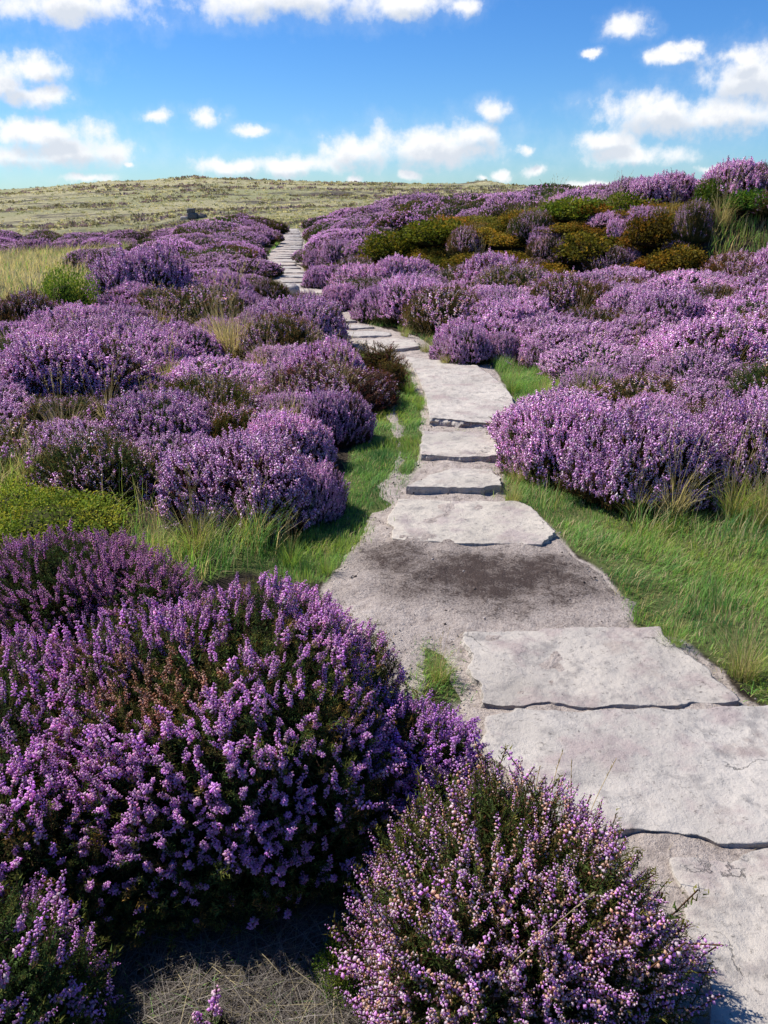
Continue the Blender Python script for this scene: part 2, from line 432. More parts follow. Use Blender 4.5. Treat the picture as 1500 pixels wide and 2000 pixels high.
# ------------------------------------------------------------------ stone slabs
def slab(poly, label, zf, zb, seed, mat=None, thick=.12, group=None, n=150, rings=22, rough=.006, name='flagstone', edge=.02):
    """poly in ground metres; zf = height of the near edge, zb = of the far edge"""
    P = np.array(poly, float)
    area = .5 * np.sum(P[:, 0] * np.roll(P[:, 1], -1) - np.roll(P[:, 0], -1) * P[:, 1])
    if area < 0: P = P[::-1]
    seg = np.hypot(*(np.roll(P, -1, 0) - P).T); cum = np.concatenate([[0], np.cumsum(seg)])
    t = np.linspace(0, cum[-1], n, endpoint=False)
    Q = np.concatenate([P, P[:1]])
    bx = np.interp(t, cum, Q[:, 0]); by = np.interp(t, cum, Q[:, 1])
    for _ in range(2):
        bx = .25 * np.roll(bx, 1) + .5 * bx + .25 * np.roll(bx, -1); by = .25 * np.roll(by, 1) + .5 * by + .25 * np.roll(by, -1)
    c = np.array([bx.mean(), by.mean()])
    w = 1 + (edge / max(.2, np.hypot(bx - c[0], by - c[1]).mean())) * fbm(bx * 9 + seed, by * 9, seed, 5) * 1.9
    bx = c[0] + (bx - c[0]) * w; by = c[1] + (by - c[1]) * w
    y0, y1 = by.min(), by.max()
    def top(x, y):
        f = (y - y0) / (y1 - y0)
        return zf + (zb - zf) * f + rough * (2.0 * fbm(x * 2.5, y * 2.5, seed + 5, 3) + 1.3 * fbm(x * 9, y * 9, seed + 8, 4))
    V = []; layers = []
    # down the sides, in broken beds
    nb = 6
    for k in range(nb + 1):
        f = k / nb
        z = -thick * (1 - f)
        inset = 1 - .012 - .05 * np.abs(fbm(bx * 8 + k * 3.3, by * 8, seed + 90 + k, 4)) - (.012 if k == nb else 0)
        x = c[0] + (bx - c[0]) * inset; y = c[1] + (by - c[1]) * inset
        g = h(c[0], c[1])
        tz = top(x, y)
        V.append(np.stack([x, y, g + tz + z * np.clip(.6 + tz / max(zf, .01) * .4, .5, 2)], -1))
    for k in range(1, rings + 1):
        f = 1 - (k / rings) ** 1.15
        if k == rings: f = .012
        x = c[0] + (bx - c[0]) * .985 * f; y = c[1] + (by - c[1]) * .985 * f
        V.append(np.stack([x, y, h(c[0], c[1]) + top(x, y) + .0], -1))
    V = np.array(V); nl = len(V)
    V[nb, :, 2] -= .004
    i = np.arange(nl - 1)[:, None] * n + np.arange(n)[None]; j = np.arange(nl - 1)[:, None] * n + ((np.arange(n) + 1) % n)[None]
    T = np.concatenate([np.stack([i, j, j + n], -1).reshape(-1, 3), np.stack([i, j + n, i + n], -1).reshape(-1, 3)])
    cap = np.stack([np.full(n - 2, (nl - 1) * n), (nl - 1) * n + np.arange(1, n - 1), (nl - 1) * n + np.arange(2, n)], -1)
    T = np.concatenate([T, cap])
    o = mesh_np(name, V.reshape(-1, 3) - [c[0], c[1], 0], T, mat or M_STONE)
    o.location = (c[0], c[1], 0)
    sm = np.zeros(len(T), bool); sm[:] = True
    sm[: (nb) * n] = False; sm[(nl - 1) * n:(nl - 1) * n + nb * n] = False
    o.data.polygons.foreach_set('use_smooth', sm)
    return tag(o, label, 'flagstone', group, 'thing')

def build_slabs():
    G = 'flagstones of the footpath'
    sl = [
     ([(1300,1696),(1400,1688),(1500,1680),(1700,1668),(2150,2250),(1500,2250),(1400,2080),(1340,1850)], 'smooth grey flagstone at the very front, beside the faded heather bush', .037, .033, M_STONE, .006),
     ([(925,1415),(1000,1401),(1130,1406),(1340,1394),(1620,1385),(1900,1640),(1500,1668),(1400,1676),(1360,1652),(1280,1648),(1050,1640),(940,1490)], 'largest grey flagstone, with a cracked corner, second from the front', .040, .034, M_STONE, .008),
     ([(895,1242),(1100,1240),(1290,1241),(1325,1268),(1400,1345),(1445,1385),(1300,1396),(1130,1402),(1060,1394),(940,1388),(915,1330)], 'pitted grey flagstone just this side of the dark muddy patch', .037, .033, M_STONE, .010),
     ([(775,984),(1010,988),(1055,1010),(1085,1050),(1060,1075),(900,1072),(760,1062),(757,1020)], 'sandy coloured flagstone just beyond the dark muddy patch', .027, .034, M_STONE2, .005),
     ([(790,968),(830,942),(885,924),(965,924),(985,965),(940,972),(860,970)], 'lowest step of the path, a narrow stone with a dark broken lip', .058, .035, M_STONE2, .006),
     ([(822,850),(900,851),(968,853),(976,905),(900,908),(818,903)], 'middle step of the path, a flat pinkish stone with grass below its lip', .055, .035, M_STONE2, .004),
     ([(790,702),(860,708),(935,722),(985,760),(1008,800),(1000,830),(972,842),(900,843),(838,836),(832,790),(815,745)], 'long stone slab of the top step, with a layered cracked edge', .07, .03, M_STONE, .008),
     ([(690,668),(760,664),(810,668),(826,684),(790,691),(742,694)], 'flagstone with a dark lip behind the leggy dark heather bush', .06, .03, M_STONE, .005),
     ([(668,650),(730,649),(770,655),(760,661),(700,664),(676,662)], 'small pale flagstone second of the run above the leggy heather', .05, .02, M_STONE, .005),
     ([(648,637),(700,637),(735,645),(690,648),(668,647)], 'small pale flagstone third of the run above the leggy heather', .05, .02, M_STONE, .005),
     ([(628,622),(672,624),(700,633),(655,635)], 'small pale stone where the near path drops from sight', .05, .02, M_STONE, .005),
    ]
    for k, (pp, lab, zf, zb, mt, rg) in enumerate(sl):
        poly = fpoly(pp)
        slab(poly, lab, zf, zb, 10 + k * 7, mt, group=G, rough=rg, n=420 if k < 7 else 90, rings=44 if k < 7 else 10)
    # the far run
    y = 13.0; k = 0
    while y < 62:
        L = random.uniform(.75, 1.25) * (1 + .012 * (y - 13)); w = random.uniform(.40, .5)
        y2 = y + L
        g = random.uniform(.03, .09)
        q = [(px(y) - w, y + random.uniform(0, .06)), (px(y) + w, y + random.uniform(0, .06)), (px(y2) + w * random.uniform(.9, 1.05), y2), (px(y2) - w * random.uniform(.9, 1.05), y2)]
        q = [(float(a), float(b)) for a, b in q]
        slab(q, 'pale flagstone of the distant straight run of path between heather banks', random.uniform(.035, .055), .02, 200 + k * 3, M_STONE,
             group='flagstones of the distant path', n=60, rings=6, rough=.006)
        y = y2 + g; k += 1

# ------------------------------------------------------------------ heather sprigs
OCT_V = np.array([[0, 0, 1.], [1, 0, 0], [0, 1, 0], [-1, 0, 0], [0, -1, 0], [0, 0, -1.]])
OCT_T = np.array([[0, 1, 2], [0, 2, 3], [0, 3, 4], [0, 4, 1], [5, 2, 1], [5, 3, 2], [5, 4, 3], [5, 1, 4]])
TET_V = np.array([[0, 0, 1.2], [.9, 0, -.5], [-.45, .8, -.5], [-.45, -.8, -.5]])
TET_T = np.array([[0, 1, 2], [0, 2, 3], [0, 3, 1], [1, 3, 2]])
LEAF_V = np.array([[-.5, 0, 0], [.5, 0, 0], [0, 0, 1.]]); LEAF_T = np.array([[0, 1, 2]])
LILAC = np.array([.75, .41, .765]); PINK = np.array([.81, .52, .69]); WHITE = np.array([.76, .62, .68]); PEACH = np.array([.70, .46, .34]); RUST = np.array([.45, .21, .12])
GREEN = np.array([.066, .108, .032]); OLIVE = np.array([.115, .105, .036]); BROWN = np.array([.105, .062, .034])

def stem_curve(L, bend, ph):
    def f(t):
        t = np.asarray(t, float)
        b = bend * t * t * L
        return np.stack([b * math.cos(ph), b * math.sin(ph), t * L], -1)
    return f

def sprig(L, nfl, nleaf, lod, r, style='lush', bloom=True):
    """one shoot: (flowers V,T,C), (leaves V,T,C)"""
    fl, lf = Buf(), Buf()
    cv = stem_curve(L, r.uniform(0, .3), r.uniform(0, 6.28))
    # stem
    if lod < 2:
        t = np.linspace(0, .97, 4 if lod == 0 else 3); c = cv(t); w = (.0011 if lod == 0 else .0018)
        V = []; T = []
        for k in range(len(t)):
            for a in range(3): V.append(c[k] + [w * math.cos(a * 2.09), w * math.sin(a * 2.09), 0])
        for k in range(len(t) - 1):
            for a in range(3):
                p, q = k * 3 + a, k * 3 + (a + 1) % 3
                T += [[p, q, q + 3], [p, q + 3, p + 3]]
        lf.add(V, T, BROWN)
    # leaves
    lo, hi = .05, (.55 if bloom else 1.0)
    t = r.uniform(lo, hi, nleaf); base = cv(t)
    if not bloom or lod == 0:
        base = base + r.normal(0, .004 if lod == 0 else .008, base.shape)
    ph = r.uniform(0, 6.28, nleaf); up = r.uniform(.5, 1.5, nleaf)
    D = np.stack([np.cos(ph), np.sin(ph), up], -1)
    M = spin(frames(D), r.uniform(0, 6.28, nleaf))
    size = {0: .009, 1: .016, 2: .045}[lod]
    S = size * r.uniform(.7, 1.3, nleaf)
    w = {0: .28, 1: .32, 2: .4}[lod]
    tv = LEAF_V * [w, 1, 1]
    k = r.uniform(0, 1, (nleaf, 1))
    base_c = GREEN if r.uniform() < .75 else OLIVE
    C = base_c * (.6 + .9 * k)
    if not bloom: C = np.where(t[:, None] > .85, C * [1.8, 1.2, .9], C)
    stamp(lf, tv, LEAF_T, np.ones((3, 3)), M, base, S, C)
    # flowers
    if bloom:
        if lod == 2:
            nb = 3
            t = np.linspace(.52, .98, nb + 1)[:-1] + .06
            P = cv(t) + r.normal(0, .007, (nb, 3)); D = np.tile([[0, 0, 1.]], (nb, 1)) + r.normal(0, .3, (nb, 3))
            M = spin(frames(D), r.uniform(0, 6.28, nb)); S = .019 * r.uniform(.8, 1.2, nb)
            C = (LILAC if r.uniform() < .8 else PINK) * r.uniform(.7, 1.2, (nb, 1))
            stamp(fl, TET_V * [.62, .62, 1.], TET_T, np.ones((4, 3)), M, P, S, C)
        else:
            f0 = .48 if style == 'lush' else .40
            f0 = f0 if style == 'faded' else .58
            t = f0 + (1 - f0) * (np.arange(nfl) + r.uniform(0, .6, nfl)) / nfl
            ph = np.arange(nfl) * 2.4 + r.uniform(0, .9, nfl)
            taper = np.where(t > .9, .6, 1.) * np.where(style == 'lush', 1., .9)
            rad = (.0045 if lod == 0 else .0068) * taper * r.uniform(.7, 1.35, nfl)
            if style == 'faded': rad = rad * .95
            P = cv(np.minimum(t, 1)) + np.stack([np.cos(ph) * rad, np.sin(ph) * rad, 0 * rad], -1)
            D = np.stack([np.cos(ph), np.sin(ph), r.uniform(-.5, .5, nfl)], -1)
            M = spin(frames(D), r.uniform(0, 6.28, nfl))
            S = (.0034 if lod == 0 else .0060) * taper * r.uniform(.75, 1.25, nfl)
            pick = r.uniform(0, 1, (nfl, 1)); v = r.uniform(.75, 1.2, (nfl, 1))
            if style == 'lush':
                C = np.where(pick < .62, LILAC, np.where(pick < .86, PINK, WHITE)) * v
            else:
                k = np.clip((t[:, None] - f0) / (1 - f0) + r.normal(0, .25, (nfl, 1)), 0, 1)
                C = np.where(k < .55, np.where(pick < .6, PEACH * 1.1, WHITE), np.where(pick < .7, LILAC, WHITE)) * v
            if style == 'rust': C = np.where(pick < .6, PEACH * .9, RUST) * v
            if lod == 0: stamp(fl, OCT_V * [.8, .8, 1.15], OCT_T, np.ones((6, 3)), M, P, S, C)
            else: stamp(fl, TET_V, TET_T, np.ones((4, 3)), M, P, S * 1.08, np.minimum(C * 1.14, .9))
    g = lambda b: b.get() if b.V else None
    return g(fl), g(lf)

def lump(th, ph, seed):
    """uneven outline of a mound"""
    return 1 + .30 * fbm(np.cos(th) * np.sin(ph) * 2.0 + 5, np.sin(th) * np.sin(ph) * 2.0 + ph * .6, seed, 3) + .10 * np.sin(th * 3 + seed) * np.cos(ph) * np.sin(ph)

def bush_mesh(rx, ry, H, nsp, lod, seed, style='lush', L=(.10, .16), nfl=30, nleaf=26, bloomf=.75, twigs=0, nt=7, skirt=.45, patch=2.2, rustat=None, corec=(.018, .020, .009)):
    r = np.random.default_rng(seed)
    # directions over the dome
    n = nsp
    th = r.uniform(0, 2 * math.pi, n)
    ph = np.arccos(np.clip(r.uniform(-.02, 1, n), 0, 1))       # 0 top .. pi/2 rim
    def dome(th, ph, k=1.0):
        l = lump(th, ph, seed) * k
        sr = np.sin(ph) ** .8
        return np.stack([rx * sr * np.cos(th) * l, ry * sr * np.sin(th) * l, H * np.cos(ph) ** .85 * (l * .6 + .4 * k)], -1)
    Pt = dome(th, ph)
    nrm = np.stack([np.sin(ph) * np.cos(th) / rx, np.sin(ph) * np.sin(th) / ry, np.cos(ph) / H], -1)
    nrm /= np.linalg.norm(nrm, axis=1, keepdims=True)
    D = nrm * .75 + np.array([0, 0, .62]) + r.normal(0, .30, (n, 3))
    D /= np.linalg.norm(D, axis=1, keepdims=True)
    Ls = r.uniform(L[0], L[1], n) * np.where(r.uniform(0, 1, n) < .10, 1.3, 1.)
    base = Pt - D * np.minimum(Ls, L[1])[:, None] * r.uniform(.72, .98, (n, 1)) + nrm * r.normal(0, .015, (n, 1))
    base[:, 2] = np.maximum(base[:, 2], .005)
    pn = fbm(Pt[:, 0] * patch / .5 + seed, Pt[:, 1] * patch / .5 + Pt[:, 2] * 3, seed + 3, 3)
    hi = Pt[:, 2] / H
    pb = bloomf + .75 * pn
    pb = pb * (1 - skirt + skirt * sstep(.10, .62, hi)) * sstep(-.02, .22, hi)
    bloom = r.uniform(0, 1, n) < pb
    fl, lf = Buf(), Buf()
    Mr = spin(frames(D), r.uniform(0, 6.28, n))
    kind = r.integers(0, nt, n)
    if rustat is not None:
        rd = np.hypot(Pt[:, 0] - rustat[0], Pt[:, 1] - rustat[1]); isr = rd < rustat[2] * r.uniform(.5, 1.2, n)
    else: isr = np.zeros(n, bool)
    shade = r.uniform(.78, 1.18, (n, 1))
    for k in range(nt):
        for st in ('norm', 'rust'):
            if st == 'rust' and rustat is None: continue
            f, l = sprig(1.0 * np.mean(L), nfl, nleaf, lod, r, 'rust' if st == 'rust' else style, True)
            s = bloom & (kind == k) & (isr == (st == 'rust'))
            if s.any():
                sc = Ls[s] / np.mean(L)
                if f: stamp(fl, *f, Mr[s], base[s], sc, shade[s] * np.ones((1, 3)))
                stamp(lf, *l, Mr[s], base[s], sc, shade[s] * np.ones((1, 3)))
    for k in range(3):
        _, l = sprig(1.0 * np.mean(L), nfl, nleaf * 2, lod, r, style, False)
        s = (~bloom) & (kind % 3 == k)
        if s.any(): stamp(lf, *l, Mr[s], base[s], Ls[s] / np.mean(L) * .92, shade[s] * np.ones((1, 3)))
    # dense inner growth
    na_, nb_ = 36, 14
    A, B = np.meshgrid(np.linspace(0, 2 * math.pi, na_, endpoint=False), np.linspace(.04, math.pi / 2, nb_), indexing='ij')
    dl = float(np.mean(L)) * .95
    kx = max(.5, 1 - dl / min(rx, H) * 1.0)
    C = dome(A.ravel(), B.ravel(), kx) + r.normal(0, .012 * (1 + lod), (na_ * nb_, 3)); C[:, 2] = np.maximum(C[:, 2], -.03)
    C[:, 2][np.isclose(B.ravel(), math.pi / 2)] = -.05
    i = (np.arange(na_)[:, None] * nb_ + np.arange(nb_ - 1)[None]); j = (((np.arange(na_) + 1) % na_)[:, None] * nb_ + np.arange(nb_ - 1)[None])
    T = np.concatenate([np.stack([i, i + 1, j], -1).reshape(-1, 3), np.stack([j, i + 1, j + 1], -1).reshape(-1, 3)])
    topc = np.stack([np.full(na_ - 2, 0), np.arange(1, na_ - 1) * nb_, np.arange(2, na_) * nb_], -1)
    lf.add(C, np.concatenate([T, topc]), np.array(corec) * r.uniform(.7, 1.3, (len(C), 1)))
    # leaf fuzz over the inner growth
    nf = int(nsp * (9 if lod < 2 else 3))
    th2 = r.uniform(0, 6.28, nf); ph2 = np.arccos(np.clip(r.uniform(0, 1, nf), 0, 1))
    P2 = dome(th2, ph2, 1) * (kx + (1 - kx) * r.uniform(-.05, .72, (nf, 1)))
    D2 = r.normal(0, 1, (nf, 3)) + [0, 0, .5]
    sz = {0: .020, 1: .034, 2: .07}[lod]
    cc = np.where(r.uniform(0, 1, (nf, 1)) < .25, BROWN, GREEN) * r.uniform(.4, 1.1, (nf, 1))
    stamp(lf, LEAF_V * [.22, 1, 1], LEAF_T, np.ones((3, 3)), spin(frames(D2), r.uniform(0, 6.28, nf)), P2, sz * r.uniform(.6, 1.4, nf), cc)
    # woody stems
    tw = Buf()
    for k in range(twigs):
        a = r.uniform(0, 6.28); b = r.uniform(.7, 1.57)
        e = dome(np.array([a]), np.array([b]))[0] * r.uniform(.8, 1.02)
        s0 = np.array([e[0] * r.uniform(.1, .5), e[1] * r.uniform(.1, .5), .0])
        m = (s0 + e) * .5 + r.normal(0, .05, 3); m[2] = abs(m[2])
        t = np.linspace(0, 1, 6)[:, None]
        c = (1 - t) ** 2 * s0 + 2 * t * (1 - t) * m + t * t * e
        w = np.linspace(.004, .0012, 6) * r.uniform(.6, 1.2)
        tube(tw, c, w, np.array([.085, .068, .055]) * r.uniform(.5, 1.5))
    return fl, lf, tw

def tube(buf, c, w, col):
    c = np.asarray(c, float); n = len(c)
    d = np.gradient(c, axis=0); M = frames(d + 1e-9)
    V = []; T = []
    for k in range(n):
        for a in range(3): V.append(c[k] + w[k] * (math.cos(a * 2.094) * M[k][:, 0] + math.sin(a * 2.094) * M[k][:, 1]))
    for k in range(n - 1):
        for a in range(3):
            p, q = k * 3 + a, k * 3 + (a + 1) % 3
            T += [[p, q, q + 3], [p, q + 3, p + 3]]
    buf.add(V, T, col)

def heather(label, group, x, y, args, rz=0, tint=(1, 1, 1), fol=(1, 1, 1)):
    fl, lf, tw = bush_mesh(**args)
    o = empty('heather_bush', (x, y, float(h(x, y))), rz)
    tag(o, label, 'heather', group)
    a = lf.build('foliage', M_LEAF, o); b = fl.build('blossom', M_FLOWER, o); c = tw.build('woody_stems', M_TWIG, o)
    if b: b.color = (*tint, 1)
    a.color = (*fol, 1)
    return o

PROTO = {}
def proto(kind, k):
    key = (kind, k)
    if key in PROTO: return PROTO[key]
    sd = 1000 + 37 * k + {'mid': 0, 'midsparse': 500, 'far': 900, 'farsparse': 1300, 'bilb': 2000, 'bilbfar': 2500}[kind]
    if kind == 'mid': b = bush_mesh(.5, .5, .42, 2300, 1, sd, L=(.07, .19), nfl=13, nleaf=14, bloomf=.85, nt=6, skirt=.2)
    elif kind == 'midsparse': b = bush_mesh(.5, .5, .42, 2000, 1, sd, L=(.07, .19), nfl=13, nleaf=16, bloomf=.40, nt=6, skirt=.5, style='faded')
    elif kind == 'far': b = bush_mesh(.8, .8, .55, 2600, 2, sd, L=(.09, .17), nleaf=6, bloomf=.85, nt=5, skirt=.3, patch=1.2)
    elif kind == 'farsparse': b = bush_mesh(.8, .8, .55, 2400, 2, sd, L=(.09, .18), nleaf=8, bloomf=.33, nt=5, skirt=.5, patch=1.2)
    PROTO[key] = [x.build(n, m) for x, n, m in zip(b[:2], ('foliage', 'blossom'), (M_LEAF, M_FLOWER))]
    for p in PROTO[key]: COL.objects.unlink(p)
    return PROTO[key]

TINT = {'plain': (1, 1, 1), 'vivid': (.95, .52, 1.14), 'pale': (1.06, 1.2, 1.12), 'pink': (1.12, .80, .80), 'deep': (.78, .66, .86), 'rusty': (1.0, .85, .62), 'dim': (.72, .68, .78)}
BUSHES = []
def place(x, y, rx, ry, H, kind, label, group, tint='plain', fol=None, rz=None, k=None, name='heather_bush', cat='heather', sink=.02):
    z = float(h(x, y))
    pr = proto(kind, random.randrange(4) if k is None else k) if kind[:4] != 'bilb' else bilb_proto(kind, random.randrange(3))
    base = {'mid': (.5, .42), 'mids': (.5, .42), 'far': (.8, .55), 'fars': (.8, .55), 'bilb': (.5, .42)}[kind[:4]]
    o = empty(name, (x, y, z - sink), random.uniform(0, 6.28) if rz is None else rz)
    o.scale = (rx / base[0], ry / base[0], H / base[1])
    o.rotation_euler.x = random.uniform(-.14, .14); o.rotation_euler.y = random.uniform(-.14, .14)
    tag(o, label, cat, group)
    for p in pr:
        c = p.copy(); COL.objects.link(c); c.parent = o
        if 'blossom' in p.name:
            t = TINT[tint]; v = random.uniform(.88, 1.1)
            c.color = (t[0] * v, t[1] * v * random.uniform(.92, 1.1), t[2] * v, 1)
        else:
            f = fol or (1, 1, 1); v = random.uniform(.8, 1.2); c.color = (f[0] * v, f[1] * v, f[2] * v, 1)
    BUSHES.append((x, y, max(rx, ry)))
    return o

def put(u, v, w, hgt, kind, label, group=None, tint='plain', depth=1.0, **kw):
    """base pixel of a surveyed bush, its width and height as seen"""
    X, Y, D = ground(u, v); X, Y, D = float(X[0]), float(Y[0]), float(D[0])
    dep = Y * CP + (EYE - float(h(X, Y))) * SP
    r = w / 2 * dep / F; H = hgt * dep / F * 1.0
    d = math.hypot(X, Y); ry = r * depth
    cx, cy = X + X / d * ry * .75, Y + Y / d * ry * .75
    return place(cx, cy, r, ry, H, kind, label, group, tint, rz=kw.pop('rz', 0 if depth != 1 else None), **kw)

# ------------------------------------------------------------------ bilberry
def bilb_proto(kind, k):
    key = (kind, k)
    if key in PROTO: return PROTO[key]
    r = np.random.default_rng(3000 + k * 11 + (50 if 'far' in kind else 0))
    far = 'far' in kind
    n = 3200 if far else 7500
    b = Buf()
    th = r.uniform(0, 6.28, n); ph = np.arccos(np.clip(r.uniform(-.03, 1, n), 0, 1))
    def dome(th, ph, kk):
        l = lump(th, ph, 77 + k) * kk
        return np.stack([.5 * np.sin(ph) ** .8 * np.cos(th) * l, .5 * np.sin(ph) ** .8 * np.sin(th) * l, .42 * np.cos(ph) ** .85 * l], -1)
    P = dome(th, ph, 1) * r.uniform(.68, 1.05, (n, 1)) + r.normal(0, .012, (n, 3)); P[:, 2] = np.maximum(P[:, 2], 0)
    D = r.normal(0, .8, (n, 3)) + P / np.linalg.norm(P, axis=1, keepdims=True) * .8 + [0, 0, .4]
    M = spin(frames(D), r.uniform(0, 6.28, n))
    lv = np.array([[0, 0, 0], [.32, .06, .5], [0, 0, 1.], [-.32, .06, .5]]); lt = np.array([[0, 1, 2], [0, 2, 3]])
    pk = fbm(P[:, 0] * 7, P[:, 1] * 7 + P[:, 2] * 5, 5 + k, 3)[:, None] + r.normal(0, .25, (n, 1))
    C = np.where(pk > .25, np.array([.17, .17, .035]), np.where(pk > -.3, np.array([.095, .135, .028]), np.array([.055, .085, .02]))) * r.uniform(.7, 1.3, (n, 1))
    stamp(b, lv, lt, np.ones((4, 3)), M, P, (.052 if far else .024) * r.uniform(.7, 1.3, n), C)
    A, B = np.meshgrid(np.linspace(0, 6.2832, 24, endpoint=False), np.linspace(.05, math.pi / 2, 9), indexing='ij')
    Cc = dome(A.ravel(), B.ravel(), .68); Cc[:, 2][np.isclose(B.ravel(), math.pi / 2)] = -.05
    i = (np.arange(24)[:, None] * 9 + np.arange(8)[None]); j = (((np.arange(24) + 1) % 24)[:, None] * 9 + np.arange(8)[None])
    T = np.concatenate([np.stack([i, i + 1, j], -1).reshape(-1, 3), np.stack([j, i + 1, j + 1], -1).reshape(-1, 3)])
    b.add(Cc, T, (.025, .028, .010))
    o = b.build('foliage', M_BILB); COL.objects.unlink(o)
    PROTO[key] = [o]
    return PROTO[key]

# ------------------------------------------------------------------ grass
def blades(buf, X, Y, Z, L, W, lean, az, C, r, seg=2):
    n = len(X)
    t = np.linspace(0, 1, seg + 1)
    fx, fy = np.cos(az), np.sin(az)
    wx, wy = -np.sin(az + r.normal(0, .6, n)), np.cos(az + r.normal(0, .6, n))
    V = np.zeros((n, 2 * seg + 1, 3), np.float32); Cc = np.zeros_like(V)
    for k in range(seg + 1):
        tt = t[k]
        out = L * lean * tt ** 1.7; up = L * (tt - .42 * lean * tt ** 2)
        bx, by, bz = X + fx * out, Y + fy * out, Z + up
        w = W * (1 - .55 * tt)
        cc = C
        if k < seg:
            V[:, 2 * k] = np.stack([bx - wx * w / 2, by - wy * w / 2, bz], -1); V[:, 2 * k + 1] = np.stack([bx + wx * w / 2, by + wy * w / 2, bz], -1)
            Cc[:, 2 * k] = cc; Cc[:, 2 * k + 1] = cc
        else: V[:, 2 * k] = np.stack([bx, by, bz], -1); Cc[:, 2 * k] = cc
    T = []
    for k in range(seg - 1):
        a = 2 * k; T += [[a, a + 1, a + 3], [a, a + 3, a + 2]]
    a = 2 * (seg - 1); T.append([a, a + 1, a + 2])
    m = 2 * seg + 1
    TT = (np.array(T)[None] + (np.arange(n) * m)[:, None, None]).reshape(-1, 3)
    buf.add(V.reshape(-1, 3), TT, Cc.reshape(-1, 3))

GPALE = np.array([.44, .38, .17]); GSTRAW = np.array([.52, .43, .24]); GLIME = np.array([.29, .40, .075]); GMID = np.array([.17, .33, .07]); GDEEP = np.array([.08, .21, .055])

def turf_region(buf, pts, dens, Lr, seed, dry=0., deep=.3, thin=True, W=.0032, on_terrain=False):
    r = np.random.default_rng(seed)
    if on_terrain:
        gx, gy, _ = ground([p[0] for p in pts], [p[1] for p in pts]); poly = list(zip(gx, gy))
    else: poly = fpoly(pts)
    P = np.array(poly); lo, hi = P.min(0), P.max(0)
    n = int(np.prod(hi - lo) * dens)
    X = r.uniform(lo[0], hi[0], n); Y = r.uniform(lo[1], hi[1], n)
    edge = polydist(X, Y, poly) + .06 * fbm(X * 5, Y * 5, seed, 3)
    keep = edge > r.uniform(-.01, .05, n)
    if thin:
        dm = dirtmask(X, Y); keep &= dm < r.uniform(-.05, .06, n) ** 1
    pat = fbm(X * 3.2, Y * 3.2, seed + 4, 3)
    keep &= r.uniform(0, 1, n) < .92 + .8 * pat
    X, Y = X[keep], Y[keep]; n = len(X)
    # clumps share a lean
    ca = fbm(X * 2.1, Y * 2.1, seed + 7, 2) * 4.5 + fbm(X * 7, Y * 7, seed + 9, 2) * 3
    az = ca + r.normal(0, .7, n)
    tall = .55 + 1.15 * np.clip(fbm(X * 5, Y * 5, seed + 12, 3) + .25, 0, 1.2)
    L = r.uniform(*Lr, n) * tall
    lean = np.clip(.55 + .5 * fbm(X * 3, Y * 3, seed + 20, 2) + r.normal(0, .22, n), .1, 1.25)
    k = (1.3 * fbm(X * 2.8, Y * 2.8, seed + 30, 3) + r.normal(0, .2, n))[:, None]
    C = np.where(k > .25 - .0, GLIME, np.where(k > -.35 + deep, GMID * 1.15, np.where(k > -.5 + deep, GMID, GDEEP)))
    C = np.where(r.uniform(0, 1, (n, 1)) < dry, np.where(r.uniform(0, 1, (n, 1)) < .5, GPALE, GSTRAW), C) * r.uniform(.75, 1.25, (n, 1))
    Z = h(X, Y)
    blades(buf, X, Y, Z - .004, L, W * r.uniform(.7, 1.3, n), lean, az, C, r)

def tussock_mesh(seed, n=230, L=(.16, .38), col='pale', heads=14, spread=.07, lean=(.15, .8), W=.003):
    r = np.random.default_rng(seed); b = Buf()
    a = r.uniform(0, 6.28, n); d = spread * np.sqrt(r.uniform(0, 1, n))
    X, Y = np.cos(a) * d, np.sin(a) * d
    pal = {'pale': (GPALE, GSTRAW), 'green': (GLIME, GMID), 'mixed': (GPALE, GLIME)}[col]
    pk = r.uniform(0, 1, (n, 1)); C = np.where(pk < .6, pal[0], pal[1]) * r.uniform(.7, 1.25, (n, 1))
    blades(b, X, Y, np.zeros(n), r.uniform(*L, n), W * r.uniform(.7, 1.3, n), r.uniform(*lean, n), a + r.normal(0, .5, n), C, r, 3)
    for k in range(heads):
        a_, l_ = r.uniform(0, 6.28), r.uniform(L[1] * .9, L[1] * 1.5); ln = r.uniform(.05, .4)
        t = np.linspace(0, 1, 6); p0 = np.array([r.normal(0, spread * .5), r.normal(0, spread * .5), 0])
        c = p0 + np.stack([np.cos(a_) * ln * l_ * t ** 2, np.sin(a_) * ln * l_ * t ** 2, l_ * (t - .2 * ln * t * t)], -1)
        tube(b, c, np.linspace(.0011, .0006, 6), GSTRAW * r.uniform(.8, 1.2))
        m = 9; tt = r.uniform(.8, 1., m); Pp = np.stack([np.interp(tt, t, c[:, q]) for q in range(3)], -1)
        stamp(b, LEAF_V * [.25, 1, 1], LEAF_T, np.ones((3, 3)), spin(frames(r.normal(0, .5, (m, 3)) + [0, 0, 1.2]), r.uniform(0, 6.28, m)), Pp, np.full(m, .016), np.tile(GSTRAW * .9, (m, 1)))
    return b

